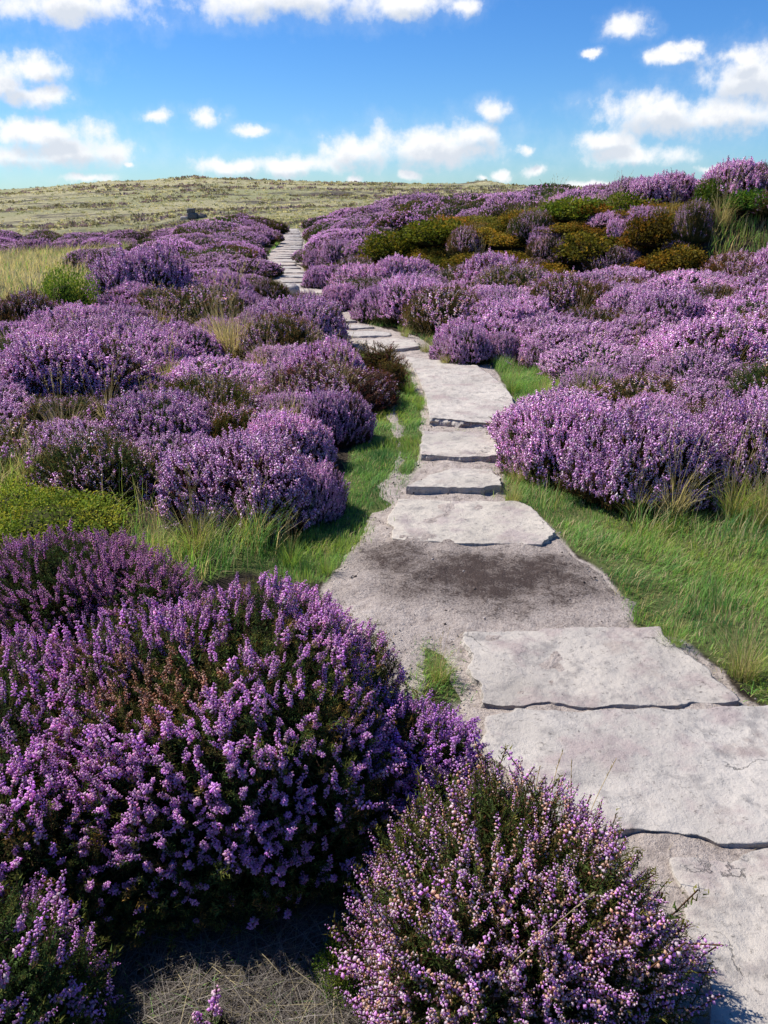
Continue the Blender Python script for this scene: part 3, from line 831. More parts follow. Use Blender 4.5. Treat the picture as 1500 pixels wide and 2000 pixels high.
TUS = {}
def tussock(u, v, size, col, label, group='grass tufts among the heather', seed=None, on=None, z=None, **kw):
    key = (col, (seed if seed is not None else random.randrange(3)))
    if key not in TUS:
        b = tussock_mesh(500 + key[1] * 13 + len(col), col=col, **kw)
        TUS[key] = b.build('grass_tuft', M_GRASS); COL.objects.unlink(TUS[key])
    X, Y, _ = ground(u, v); X, Y = float(X[0]), float(Y[0])
    if on: X, Y = on
    o = TUS[key].copy(); COL.objects.link(o)
    o.location = (X, Y, (float(h(X, Y)) if z is None else z) - .01); o.rotation_euler = (0, 0, random.uniform(0, 6.28))
    s = size / .38; o.scale = (s, s, s)
    v_ = random.uniform(.85, 1.15); o.color = (v_, v_, v_, 1)
    return tag(o, label, 'grass tuft', group)

# ================================================================== BUILD
build_ground(); build_path(); build_slabs()

# ------------------------------------------------------------------ near heather, each built on its own
NEARG = None
heather('big lilac heather mound at the front, with a rusty brown patch of spent flowers', NEARG, -.46, 1.80,
        dict(rx=.57, ry=.49, H=.57, nsp=4800, lod=0, seed=11, L=(.08, .15), nfl=26, nleaf=56, bloomf=.66, patch=3.2, twigs=110, rustat=(-.13, -.14, .15), skirt=.9))
heather('lilac heather bush cut by the left edge, behind the lowest corner bush', NEARG, -1.10, 1.62,
        dict(rx=.54, ry=.54, H=.50, nsp=3000, lod=0, seed=12, L=(.08, .15), nfl=26, nleaf=56, bloomf=.66, patch=3.2, twigs=40, skirt=.8))
heather('lowest lilac heather bush in the bottom left corner of the photo', NEARG, -.84, 1.03,
        dict(rx=.30, ry=.28, H=.40, nsp=1000, lod=0, seed=13, L=(.08, .15), nfl=26, nleaf=56, bloomf=.58, twigs=40, skirt=.4))
heather('small shaded heather bush squeezed between the big lilac mound and the faded bush', NEARG, .075, 1.80,
        dict(rx=.20, ry=.22, H=.30, nsp=800, lod=0, seed=14, L=(.07, .13), nfl=24, nleaf=46, bloomf=.8, twigs=20), tint=(.95, .9, 1.05))
heather('faded heather bush with peach coloured spent flowers, in front of the smooth flagstone', NEARG, .27, 1.25,
        dict(rx=.35, ry=.38, H=.42, nsp=1700, lod=0, seed=15, L=(.08, .20), nfl=26, nleaf=60, bloomf=.82, twigs=120, style='faded', skirt=.25, corec=(.022, .018, .010)), tint=(1.04, 1.06, 1.02), fol=(1.15, 1.0, .9))
heather('dull purple heather bush behind the big mound at the left edge', NEARG, -1.36, 2.95,
        dict(rx=.44, ry=.34, H=.30, nsp=1300, lod=0, seed=16, L=(.09, .15), nfl=20, nleaf=34, bloomf=.62, twigs=20, skirt=.35), tint=(.82, .74, .76))
heather('small dull purple heather bush between the long grass and the big mound', NEARG, -1.01, 2.84,
        dict(rx=.25, ry=.22, H=.25, nsp=700, lod=0, seed=17, L=(.09, .14), nfl=20, nleaf=34, bloomf=.68, twigs=10, skirt=.35), tint=(.85, .76, .78))

# ------------------------------------------------------------------ left field
put(470, 1045, 330, 165, 'mid', 'vivid violet heather bush above the long grass left of the path', tint='vivid', k=0)
put(610, 1020, 130, 110, 'mid', 'vivid violet heather bush nearest the grass strip, right side of the violet clump', tint='vivid', k=1)
put(560, 930, 180, 110, 'mid', 'purple heather bush just behind the vivid violet clump', tint='vivid', k=2)
put(190, 985, 240, 120, 'midsparse', 'pale greyish heather bush behind the yellow green bilberry patch', tint='pale', k=0)
put(330, 900, 230, 110, 'mid', 'silvery lilac heather bush up the slope from the vivid violet bush', tint='pale', k=3)
put(655, 875, 140, 100, 'mid', 'round violet heather bush standing out over the left grass strip', tint='vivid', k=1)
put(640, 770, 150, 90, 'mid', 'violet heather bush beside the leggy dark heather, with dry stalks in front', tint='vivid', k=3)
put(590, 690, 190, 95, 'mid', 'purple heather bush at the brow left of the path bend', k=0)
put(520, 690, 130, 80, 'mid', 'purple heather bush between the pale grass tuft and the brow', k=2)
put(600, 640, 110, 60, 'midsparse', 'dusky heather bush on the brow above the path bend', k=1)
put(275, 612, 200, 112, 'mid', 'large domed heather bush with a dark front, right of the green bilberry', k=1, depth=.8)
put(62, 662, 135, 80, 'midsparse', 'dark violet heather bush below the green bilberry at the left edge', tint='deep', k=2)
put(440, 605, 120, 62, 'mid', 'purple heather bush between the domed bush and the path', k=3)
put(520, 598, 90, 48, 'midsparse', 'brownish heather bush beside the grey boulder', k=0, tint='rusty')
put(130, 636, 120, 98, 'bilb', 'bright green bilberry bush left of the large domed heather', name='bilberry_bush', cat='bilberry', fol=(1.5, 1.7, 1.0))
put(120, 1075, 270, 80, 'bilb', 'yellow green bilberry patch above the dull purple heather at left', name='bilberry_bush', cat='bilberry', fol=(2.4, 2.3, 1.3))
put(30, 1040, 180, 75, 'bilb', 'yellow green bilberry patch running out at the left edge', name='bilberry_bush', cat='bilberry', fol=(2.5, 2.3, 1.3))
put(520, 650, 80, 45, 'bilb', 'olive bilberry bush on the brow behind the pale grass tuft', name='bilberry_bush', cat='bilberry', fol=(2.2, 1.7, .8))

# ------------------------------------------------------------------ right side, near and middle
put(1090, 950, 240, 150, 'mid', 'dense pinkish purple heather bush leaning over the middle step', k=0, depth=.8)
put(1250, 1005, 320, 180, 'mid', 'tall dark bellied heather bush above the long grass right of the path', tint='pink', k=1, depth=.7)
put(1440, 985, 260, 190, 'mid', 'large purple heather bush with a dark skirt at the right edge', k=2, depth=.7, tint='pink')
put(908, 715, 120, 66, 'mid', 'round pale lilac heather bush overhanging the long top slab', k=3, tint='pale')
put(1055, 722, 85, 50, 'mid', 'small magenta heather bush behind the bright green grass clump', k=1, tint='pink')
put(985, 712, 70, 60, 'mid', 'upright lilac heather bush beside the small magenta one', k=2)
put(820, 640, 170, 80, 'mid', 'purple heather bush with grassy feet across from the leggy heather', k=0)
put(745, 632, 120, 66, 'mid', 'purple heather bush at the inside of the path bend', k=1)
put(668, 610, 80, 52, 'mid', 'purple heather bush where the near path drops from sight', k=2)
put(1340, 720, 90, 66, 'midsparse', 'rusty pink heather bush among lilac ones right of the path', k=3, tint='rusty')
put(640, 566, 90, 44, 'mid', 'purple heather bush beside the last slab before the distant run', k=1)
put(690, 560, 100, 50, 'midsparse', 'dusky heather bush between the bank and the distant run of slabs', k=0)
put(625, 528, 60, 34, 'mid', 'small purple heather bush by the pinkish dry grass tuft', k=3)
put(672, 520, 80, 44, 'mid', 'purple heather bush at the path end of the bilberry bank', k=0)
put(1480, 600, 120, 70, 'midsparse', 'brown green heather bush at the right edge below the bank', k=2, tint='rusty')

# leggy dark heather at the path edge
def leggy(u, v, w, hgt, label, seed):
    X, Y, D = ground(u, v); X, Y = float(X[0]), float(Y[0]); dep = Y * CP + EYE * SP
    r_ = w / 2 * dep / F; H_ = hgt * dep / F
    fl, lf, tw = bush_mesh(r_, r_ * .8, H_, 170, 1, seed, L=(.09, .17), nfl=9, nleaf=22, bloomf=.30, twigs=120, style='rust', corec=(.03, .022, .015))
    o = empty('heather_bush', (X, Y + r_ * .4, float(h(X, Y)))); tag(o, label, 'heather')
    a = lf.build('foliage', M_LEAF, o); a.color = (1.5, .85, .9, 1)
    b = fl.build('blossom', M_FLOWER, o); c = tw.build('woody_stems', M_TWIG, o)
    if b: b.color = (.6, .45, .6, 1)
leggy(735, 735, 110, 62, 'leggy dark heather with bare stems left of the long top slab', 61)
leggy(765, 765, 70, 55, 'small nearly bare heather right beside the long top slab', 62)

# ------------------------------------------------------------------ the bank
for a in [(770,530,120,42,(1.35,1.05,.55),'orange green bilberry bush at the path end of the bank'),
          (850,505,130,42,(1.35,1.1,.6),'orange green bilberry bush under the rounded rim at the path end of the bank'),
          (1155,545,140,46,(1.35,.85,.55),'russet bilberry bush low on the bank face, above the pinkish heather band'),
          (1265,520,120,50,(1.45,.75,.55),'reddest bilberry bush of the bank face, near the dark hollow'),
          (1120,450,130,40,(1.1,1.1,.6),'yellow green bilberry bush on the rim of the bank, with dry stalks'),
          (1240,430,120,40,(1.15,1.15,.6),'yellow green bilberry bush below the heather dome on the bank'),
          (1455,440,110,34,(.7,1.15,.7),'dark green bilberry bush under the rightmost heather dome'),
          (1390,420,70,46,(.9,1.1,.7),'green bilberry bush left of the two pale stalks on the bank'),
          (655,458,34,22,(1.6,1.3,.5),'small yellow bilberry bush right of the distant path')]:
    put(a[0], a[1], a[2], a[3], 'bilbfar', a[5], 'bilberry bushes on the bank', name='bilberry_bush', cat='bilberry', fol=a[4])
for a in [(1035,488,90,46,'midsparse','pale lilac heather bush growing out of the bilberry face','pale'),
          (905,520,80,50,'midsparse','thin lilac heather bush behind the dry grass tuft on the bank','plain'),
          (1340,500,80,70,'midsparse','greyish heather bush hanging over the dark hollow in the bank','pale'),
          (1285,412,150,62,'mid','purple heather dome standing on top of the bank','vivid'),
          (1440,400,160,72,'mid','rightmost heather dome on the bank, reaching highest against the sky','deep'),
          (1130,412,120,34,'mid','low purple heather bush against the sky left of the heather dome','plain'),
          (1500,400,110,70,'midsparse','dark heather bush on the skyline at the right edge','deep'),
          (1060,520,60,40,'midsparse','small lilac heather sprouting low on the bank face','plain')]:
    put(a[0], a[1], a[2], a[3], a[4], a[5], None, tint=a[6])

for (u_, v_, w_) in [(440,700,.34),(405,690,.2),(60,960,.3),(20,745,.3),(110,650,.25),(230,745,.2),(300,830,.2),(1130,640,.2),(1240,700,.2),(1400,640,.2)]:
    a_ = ground(u_, v_); BUSHES.append((float(a_[0][0]), float(a_[1][0]), w_))
STRAW = [(150,700),(310,660),(100,800),(330,760),(215,840),(480,800),(420,850),(560,850),(130,880),(620,720),(350,700),(520,740),(1150,800),(1300,780),(1420,760),(1220,620),(1010,640),(880,600)]
for (u_, v_) in STRAW:
    a_ = ground(u_, v_); BUSHES.append((float(a_[0][0]), float(a_[1][0]), .12))
# ------------------------------------------------------------------ filling the banks, bush by bush
def fill(pts, kinds, size, group, label, tints, n=500, gap=1.05, seed=1, aspect=.66, clear=.55, maxn=99, dmin=0, fols=None, name='heather_bush', cat='heather'):
    r = np.random.default_rng(seed)
    P = np.array(pts, float); lo, hi = P.min(0), P.max(0)
    U = r.uniform(lo[0], hi[0], n * 3); V = r.uniform(lo[1], hi[1], n * 3)
    k = inpoly(U, V, pts); U, V = U[k][:n], V[k][:n]
    X, Y, D = ground(U, V)
    dm = dirtmask(X, Y)
    done = 0
    for x, y, d, m in zip(X, Y, D, dm):
        if done >= maxn: break
        if d > 75 or d < dmin: continue
        rr = size(d) * r.uniform(.75, 1.3)
        if y < 60 and (m > -rr * .8): continue
        if any((x - bx) ** 2 + (y - by) ** 2 < (gap * (rr * .55 + br * clear)) ** 2 for bx, by, br in BUSHES): continue
        kd = kinds[r.integers(len(kinds))]; tn = tints[r.integers(len(tints))]
        place(float(x), float(y), rr, rr * r.uniform(.8, 1.15), rr * aspect * r.uniform(.72, 1.35), kd, label, group, tn, fol=fols[r.integers(len(fols))] if fols else None, name=name, cat=cat)
        done += 1
    print('FILL', group, done)

fill([(715,528),(760,470),(900,446),(1000,428),(1250,414),(1345,420),(1335,530),(1050,548),(900,548)], ['bilbfar'], lambda d: .46, 'bilberry of the bank face',
     'brownish green bilberry bush covering the face of the bank', ['plain'], 900, seed=21, aspect=.42, gap=.72, maxn=46,
     fols=[(2.3,1.25,.9),(2.0,.95,.8),(2.5,1.05,.8),(1.6,1.1,.8),(2.4,1.3,.9)], name='bilberry_bush', cat='bilberry')
fill([(900,530),(1000,430),(1250,420),(1345,430),(1335,530),(1050,548)], ['midsparse','mid'], lambda d: .30, 'heather on the bank face',
     'small lilac heather bush rooted among bilberry on the bank face', ['pale','plain','deep'], 500, seed=22, aspect=.9, gap=.5, maxn=12)
fill([(0,690),(60,660),(260,612),(460,605),(600,640),(680,740),(690,860),(600,930),(300,960),(80,985),(-60,960)], ['mid','mid','mid','midsparse'], lambda d: .36 + .020 * d,
     'heather of the left slope', 'purple heather bush in the carpet left of the path, below the domed bush', ['plain','plain','pale','vivid','pale','pink','rusty'], 1200, seed=2, gap=1.0)
fill([(985,900),(1060,800),(1120,740),(1300,640),(1560,600),(1560,960),(1250,980),(1050,930)], ['mid','mid','mid','midsparse'], lambda d: .36 + .020 * d,
     'heather of the right slope', 'pinkish purple heather bush in the mass right of the step stones', ['plain','pink','pale','rusty','pale'], 1200, seed=3, gap=1.0)
fill([(640,590),(720,545),(860,560),(1050,565),(1300,545),(1560,520),(1560,640),(1300,690),(1120,740),(960,715),(800,650),(700,630)], ['mid','mid','midsparse'], lambda d: .36 + .020 * d,
     'heather below the bank', 'lilac purple heather bush in the band at the foot of the bilberry bank', ['plain','plain','pale','pink','rusty'], 1200, seed=4, gap=1.02)
fill([(610,545),(600,500),(600,470),(640,440),(720,440),(720,500),(700,540),(640,570)], ['far','far','farsparse'], lambda d: .36 + .017 * d,
     'heather right of the distant path', 'small purple heather bush along the right side of the distant path', ['plain','plain','deep'], 500, seed=5, aspect=.48)
fill([(200,520),(380,470),(470,432),(520,418),(545,430),(548,470),(500,530),(440,580),(360,560),(300,520)], ['far','far','farsparse'], lambda d: .44 + .016 * d,
     'heather on the low ridge', 'purple heather bush on the low ridge left of the distant path', ['plain','plain','deep','pink','pale'], 700, seed=6, aspect=.42, gap=.95)
fill([(-100,500),(-100,472),(120,470),(330,462),(440,440),(380,480),(200,492)], ['far','farsparse'], lambda d: .30 + .012 * d,
     'heather at the valley edge', 'distant purple heather bush along the valley edge at far left', ['plain','deep'], 300, seed=7, maxn=40, aspect=.42)
fill([(640,440),(730,400),(860,398),(1000,398),(1160,385),(1160,420),(1000,440),(860,440),(740,470),(690,480)], ['far','far','farsparse'], lambda d: .40 + .020 * d,
     'heather on the bank top', 'dusky purple heather bush on the plateau above the bilberry bank', ['plain','deep','plain'], 800, seed=8, maxn=60, aspect=.46)
fill([(1160,385),(1560,330),(1560,420),(1340,420),(1160,420)], ['mid','midsparse'], lambda d: .32 + .017 * d,
     'heather of the skyline right', 'purple heather bush on the skyline around the heather dome', ['deep','plain'], 300, seed=9, maxn=20)

for (u_, v_, w_, h_, lab) in [(405,765,110,30,'yellow green bilberry patch below the largest pale grass tuft'), (250,760,90,30,'small olive bilberry patch in the middle of the left heather'),
          (820,920,60,16,None), (1330,700,80,36,'olive bilberry patch among the lilac heather right of the path'), (560,760,80,30,'yellow green bilberry patch between the violet bushes left of the grass strip')]:
    if lab: put(u_, v_, w_, h_, 'bilb', lab, name='bilberry_bush', cat='bilberry', fol=(2.0, 1.6, .8))

def cover(pts, dens, seed, Lr=(.16, .30)):
    r = np.random.default_rng(seed)
    gx, gy, _ = ground([p[0] for p in pts], [p[1] for p in pts]); poly = list(zip(gx, gy))
    P = np.array(poly); lo, hi = P.min(0), P.max(0); n = int(np.prod(hi - lo) * dens)
    X = r.uniform(lo[0], hi[0], n); Y = r.uniform(lo[1], hi[1], n)
    k = inpoly(X, Y, poly) & (dirtmask(X, Y) < -.22); X, Y = X[k], Y[k]; n = len(X)
    D = r.normal(0, .35, (n, 3)) + [0, 0, 1]; M = spin(frames(D), r.uniform(0, 6.28, n)); Pp = np.stack([X, Y, h(X, Y)], -1)
    L_ = r.uniform(*Lr, n); pn = fbm(X * 1.5, Y * 1.5, seed, 3); bl = r.uniform(0, 1, n) < .6 + .8 * pn
    kind = r.integers(0, 5, n); sh = r.uniform(.7, 1.2, (n, 1)) * np.ones((1, 3))
    for q in range(5):
        f, l = sprig(.16, 12, 16, 1, r, 'faded' if q == 4 else 'lush', True); _, l2 = sprig(.16, 12, 30, 1, r, 'lush', False)
        m = bl & (kind == q); stamp(CF, *f, M[m], Pp[m], L_[m] / .16, sh[m]); stamp(CL_, *l, M[m], Pp[m], L_[m] / .16, sh[m])
        m = ~bl & (kind == q); stamp(CL_, *l2, M[m], Pp[m], L_[m] / .16, sh[m])
CF, CL_ = Buf(), Buf()
cover([(-60,960),(0,690),(60,660),(260,612),(460,605),(600,640),(680,740),(690,860),(620,930),(300,960),(80,985)], 70, 51)
cover([(985,900),(1060,800),(1120,740),(960,715),(800,650),(720,560),(1300,545),(1560,520),(1560,960),(1250,980),(1050,930)], 60, 52, (.16, .30))
cover([(-1300,640),(-10,640),(-40,700),(-60,960),(-120,1060),(-200,1500),(-420,2300),(-2600,2300),(-1800,1200)], 55, 53, (.22, .42))
cover([(1540,520),(2300,520),(2700,1000),(1900,1000),(1540,960)], 40, 54, (.2, .4))
root = empty('low_heather', (0, 0, 0)); tag(root, kind='stuff')
CL_.build('foliage', M_LEAF, root); CF.build('blossom', M_FLOWER, root)

# rough growth on the far moor: dark heather clumps and bleached tussocks
r = np.random.default_rng(91); n = 60000
D_ = 75 * (620 / 75) ** r.uniform(0, 1, n); a_ = np.radians(r.uniform(-34, 32, n)); X, Y = D_ * np.sin(a_), D_ * np.cos(a_)
pat = fbm(X * .024 + 3, Y * .05, 61, 4); thr = .16 + .22 * (1 - sstep(110, 300, D_)); k = r.uniform(0, 1, n) < np.where(pat > thr, .8, np.where(pat < -.22, .10, .28)); X, Y, D_, pat = X[k], Y[k], D_[k], pat[k]; n = len(X)
thr = .16 + .22 * (1 - sstep(110, 300, D_)); dk = (pat > thr) & (r.uniform(0, 1, n) < .45)
rt = np.random.default_rng(4); m_ = 16
tv = []; tt = []
for q in range(m_):
    c_ = np.array([rt.normal(0, .4), rt.normal(0, .4), rt.uniform(.05, .5)]); tv += [c_ + rt.normal(0, .22, 3), c_ + rt.normal(0, .22, 3), c_ + rt.normal(0, .22, 3) + [0, 0, .25]]; tt.append([3 * q, 3 * q + 1, 3 * q + 2])
S_ = np.where(dk, r.uniform(.6, 1.5, n), r.uniform(.35, .9, n)) * (.4 + D_ / 520)
colr = np.where(dk[:, None], np.where(r.uniform(0, 1, (n, 1)) < .5, np.array([.20, .14, .165]), np.array([.17, .155, .085])), np.where(r.uniform(0, 1, (n, 1)) < .65, np.array([.50, .45, .26]), np.array([.27, .28, .13]))) * r.uniform(.75, 1.25, (n, 1))
fb = Buf(); ang_ = r.uniform(0, 6.28, n)
stamp(fb, np.array(tv) * [1.25, 1.25, .8], tt, np.ones((len(tv), 3)), spin(np.tile(np.eye(3)[None], (n, 1, 1)), ang_), np.stack([X, Y, h(X, Y)], -1), S_, colr)
tag(fb.build('moor_vegetation', M_GRASS), kind='stuff')

# grit and crumbs of stone on the trodden sand
r = np.random.default_rng(77); n = 5200
Y = r.uniform(1.6, 6.0, n); X = px(Y) + r.uniform(-1.3, 1.2, n)
dm = dirtmask(X, Y); k = (dm > -.03) & (r.uniform(0, 1, n) < .25 + .75 * (1 - sstep(0, .18, dm))); X, Y = X[k], Y[k]; n = len(X)
gb = Buf(); S_ = r.uniform(.0015, .006, n) * r.choice([1, 1, 1, 1.8], n)
stamp(gb, OCT_V * [1, .8, .6], OCT_T, np.ones((6, 3)), spin(frames(r.normal(0, .3, (n, 3)) + [0, 0, 1]), r.uniform(0, 6.28, n)), np.stack([X, Y, h(X, Y) + .018 + S_ * .3], -1), S_,
      np.where(r.uniform(0, 1, (n, 1)) < .6, np.array([.075, .058, .05]), np.array([.30, .26, .24])) * r.uniform(.6, 1.2, (n, 1)))
tag(gb.build('gravel', M_TWIG), kind='stuff')

# ------------------------------------------------------------------ grass
tb = Buf()
turf_region(tb, [(470,1125),(560,1040),(640,990),(690,860),(740,760),(690,690),(780,705),(835,745),(838,800),(830,900),(800,935),(775,1000),(705,1085),(640,1145),(560,1155)], 11000, (.025, .07), 1, dry=.08, deep=.18)
turf_region(tb, [(975,925),(1100,930),(1200,960),(1400,960),(1600,940),(1700,1000),(1750,1480),(1500,1395),(1420,1318),(1335,1258),(1225,1220),(1190,1130),(1110,1075),(1050,1010),(985,978)], 10500, (.030, .085), 2, dry=.27, deep=.06)
turf_region(tb, [(745,1262),(800,1245),(910,1232),(930,1320),(905,1400),(800,1390)], 11000, (.03, .075), 3, dry=.14)
turf_region(tb, [(960,712),(1040,720),(1110,715),(1100,790),(1012,800),(985,755)], 6500, (.07, .15), 4, dry=.14, deep=.0)
turf_region(tb, [(690,640),(770,640),(850,680),(960,722),(960,690),(840,640),(700,620)], 1800, (.06, .13), 5, dry=.2, deep=.1)
turf_region(tb, [(815,905),(985,902),(985,925),(880,926),(820,940)], 1500, (.02, .05), 6, dry=.4, thin=False)
turf_region(tb, [(545,470),(556,470),(556,500),(520,530),(500,540),(505,520)], 500, (.10, .2), 7, dry=.15, W=.012, deep=.1)
turf_region(tb, [(592,470),(602,470),(606,500),(590,515),(568,512)], 400, (.10, .2), 8, dry=.15, W=.012, deep=.1)
for q_, (pp_, dn_, dr_) in enumerate([([(1320,1258),(1352,1262),(1470,1382),(1440,1392)], 5000, .3), ([(935,1388),(1440,1386),(1440,1404),(935,1404)], 700, .7), ([(1280,1650),(1500,1668),(1500,1684),(1280,1698)], 700, .7),
        ([(755,1000),(800,962),(795,985),(765,1030)], 2500, .3), ([(788,968),(985,966),(985,984),(788,984)], 700, .5), ([(818,840),(970,842),(970,853),(818,853)], 900, .4), ([(1180,1120),(1245,1180),(1240,1245),(1205,1235),(1215,1180)], 3000, .3)]):
    turf_region(tb, pp_, dn_, (.02, .06), 60 + q_, dry=dr_, thin=False)
o = tb.build('short_grass', M_GRASS); tag(o, kind='stuff')
tb = Buf()
turf_region(tb, [(230,1150),(260,1040),(420,1020),(560,1010),(640,1010),(600,1050),(500,1120),(330,1180)], 3200, (.12, .26), 9, dry=.28, deep=.15, W=.0035)
turf_region(tb, [(975,905),(1040,960),(1110,1000),(1060,1015),(990,975)], 3000, (.09, .18), 10, dry=.4, deep=.05)
turf_region(tb, [(1180,1000),(1350,1040),(1500,990),(1640,980),(1640,1080),(1450,1100),(1250,1060)], 1600, (.12, .26), 11, dry=.40, deep=.1, W=.0035)
turf_region(tb, [(-80,950),(300,960),(320,1060),(200,1090),(-80,1090)], 420, (.22, .36), 19, dry=.45, deep=.0, W=.003)
turf_region(tb, [(-80,900),(90,900),(100,1010),(60,1060),(-80,1060)], 1500, (.15, .34), 12, dry=.6, deep=.0, W=.004)
o = tb.build('long_grass', M_GRASS); tag(o, kind='stuff')
tb = Buf()
turf_region(tb, [(-120,600),(-120,505),(120,490),(260,480),(200,520),(190,560),(60,600)], 130, (.25, .5), 13, dry=.85, deep=.0, W=.014, on_terrain=True)
turf_region(tb, [(1380,520),(1380,440),(1600,420),(1600,520)], 900, (.18, .38), 14, dry=.45, deep=.05, W=.010, on_terrain=True)
turf_region(tb, [(960,420),(1000,405),(1290,395),(1250,430),(1100,450),(990,450)], 330, (.25, .45), 15, dry=.7, deep=.0, W=.008, on_terrain=True)
o = tb.build('dry_moor_grass', M_GRASS); tag(o, kind='stuff')

# dead stems littering the ground at the front
lb = Buf(); r = np.random.default_rng(5)
n = 9000
X = r.uniform(-.85, .25, n); Y = r.uniform(.82, 1.55, n)
Cc = (lambda q: np.where(q < .1, GSTRAW * .6, np.where(q < .45, np.array([.20, .175, .15]), np.array([.085, .07, .058]))))(r.uniform(0, 1, (n, 1))) * r.uniform(.5, 1.3, (n, 1))
blades(lb, X, Y, h(X, Y) + r.uniform(0, .03, n), r.uniform(.05, .20, n), r.uniform(.0008, .0021, n), r.uniform(.9, 2.3, n), r.uniform(0, 6.28, n), Cc, r, 3)
n = 500; X = r.uniform(-.7, .3, n); Y = r.uniform(.9, 1.25, n)
blades(lb, X, Y, h(X, Y), r.uniform(.04, .12, n), r.uniform(.0014, .003, n), r.uniform(.3, 1.2, n), r.uniform(0, 6.28, n), np.where(r.uniform(0, 1, (n, 1)) < .6, GMID * .8, GLIME * .7), r, 3)
for v_ in lb.V: v_[:, 2] = h(v_[:, 0], v_[:, 1]) + (v_[:, 2] - h(v_[:, 0], v_[:, 1])) * .38
heather('few lilac heather sprigs poking through the dead grass at the bottom edge', NEARG, -.20, 1.0,
        dict(rx=.09, ry=.06, H=.07, nsp=34, lod=0, seed=18, L=(.04, .08), nfl=18, nleaf=30, bloomf=.9, twigs=4))
heather('tiny lilac heather seedling left of the bottom sprigs in the dead grass', NEARG, -.34, 1.07,
        dict(rx=.05, ry=.05, H=.06, nsp=16, lod=0, seed=19, L=(.04, .09), nfl=18, nleaf=30, bloomf=.9, twigs=2))
o = lb.build('dead_stem_litter', M_TWIG); tag(o, kind='stuff')

# grass tufts one can pick out
for a in [(430,690,.70,'pale','broad straw coloured grass tuft right behind the largest pale one'),
          (230,745,.45,'pale','dry grass tuft in the middle of the left heather carpet'),
          (300,830,.36,'mixed','sparse grass tuft above the silvery lilac heather'),
          (1130,640,.40,'pale','dry grass stalks in the lilac band below the bank'),
          (1240,700,.34,'mixed','sparse grass tuft in the pinkish heather right of the path'),
          (1400,640,.42,'pale','dry grass stalks in the heather below the dark hollow'),
          (1200,425,.60,'pale','tall dry stalks on the green rim of the bank'),
          (1080,430,.60,'pale','tall dry stalks at the left end of the green rim'),
          (930,470,.50,'pale','dry stalks beside the pale lilac heather on the bank'),
          (1310,440,.55,'pale','dry stalks under the heather dome on the bank'),
          (455,705,.80,'pale','largest pale straw grass tuft, standing in the heather left of the path'),
          (405,690,.42,'pale','thin pale grass tuft left beside the largest straw tuft'),
          (665,800,.52,'pale','dry upright stalks in front of the violet heather by the left grass strip'),
          (640,790,.48,'pale','dry stalks left beside the violet heather at the grass strip'),
          (60,960,.42,'mixed','tall pale grass tuft behind the yellow green bilberry patch'),
          (20,745,.40,'pale','pale grass tuft in heather at the left edge, below the dark violet bush'),
          (110,650,.45,'pale','pale seeding grass in front of the bright green bilberry'),
          (940,540,.60,'pale','arching pale grass tuft hanging down the bilberry bank'),
          (600,530,.40,'pale','pinkish dry grass tuft right of the distant path'),
          (1410,440,.75,'pale','two pale dead stalks on the bank against dark heather'),
          (830,690,.24,'mixed','yellow green grass tuft at the edge of the long top slab'),
          (790,660,.24,'mixed','yellow green grass tuft under the heather at the path bend'),
          (870,715,.22,'mixed','low grass tuft under the round pale lilac heather'),
          (1000,770,.26,'green','bright green grass clump right of the long top slab'),
          (1060,775,.24,'mixed','yellowing grass clump below the small magenta heather'),
          (570,1105,.20,'green','bright green grass tussock in the left grass strip nearest the sand'),
          (640,1120,.14,'green','small green grass tussock touching the trodden sand'),
          (800,770,.20,'green','green grass tussock at the left edge of the long top slab'),
          (820,800,.16,'green','short green grass tussock below it against the top slab'),
          (1310,1010,.42,'pale','dry pale stalks in front of the dark bellied heather'),
          (1240,1010,.30,'mixed','loose grass tuft under the dark bellied heather'),
          (1430,1010,.40,'mixed','arching seeding grass under the large heather at the right edge'),
          (1490,1020,.42,'mixed','arching seeding grass running out at the right edge'),
          (1310,1265,.16,'green','green grass tussock by the far corner of the pitted flagstone'),
          (1450,1320,.26,'mixed','pale fanning grass tussock right of the pitted flagstone'),
          (860,1330,.16,'mixed','wispy grass tussock between the heather and the pitted flagstone'),
          (1000,985,.18,'mixed','yellow green grass tussock beside the lowest step'),
          (1010,945,.20,'mixed','yellow green grass tussock beside the middle step'),
          (500,1060,.34,'mixed','seeding grass tuft at the foot of the vivid violet heather'),
          (380,1080,.36,'mixed','loose seeding grass tuft right of the yellow green bilberry'),
          (300,1100,.30,'mixed','long green grass tuft behind the small dull heather'),
          (840,620,.30,'pale','dry stalks in the heather across from the path bend'),
          (470,590,.30,'pale','grey dry stalks between the domed heather and the boulder')]:
    tussock(*a)

for k_, (u_, v_) in enumerate(STRAW):
    left_ = u_ < 700
    tussock(u_, v_, random.uniform(.38, .56), 'pale' if k_ % 3 else 'mixed', 'thin straw coloured grass tuft scattered through the heather carpet %s' % ('left of the path' if left_ else 'right of the path'),
            'straw tufts in the left heather' if left_ else 'straw tufts in the right heather')
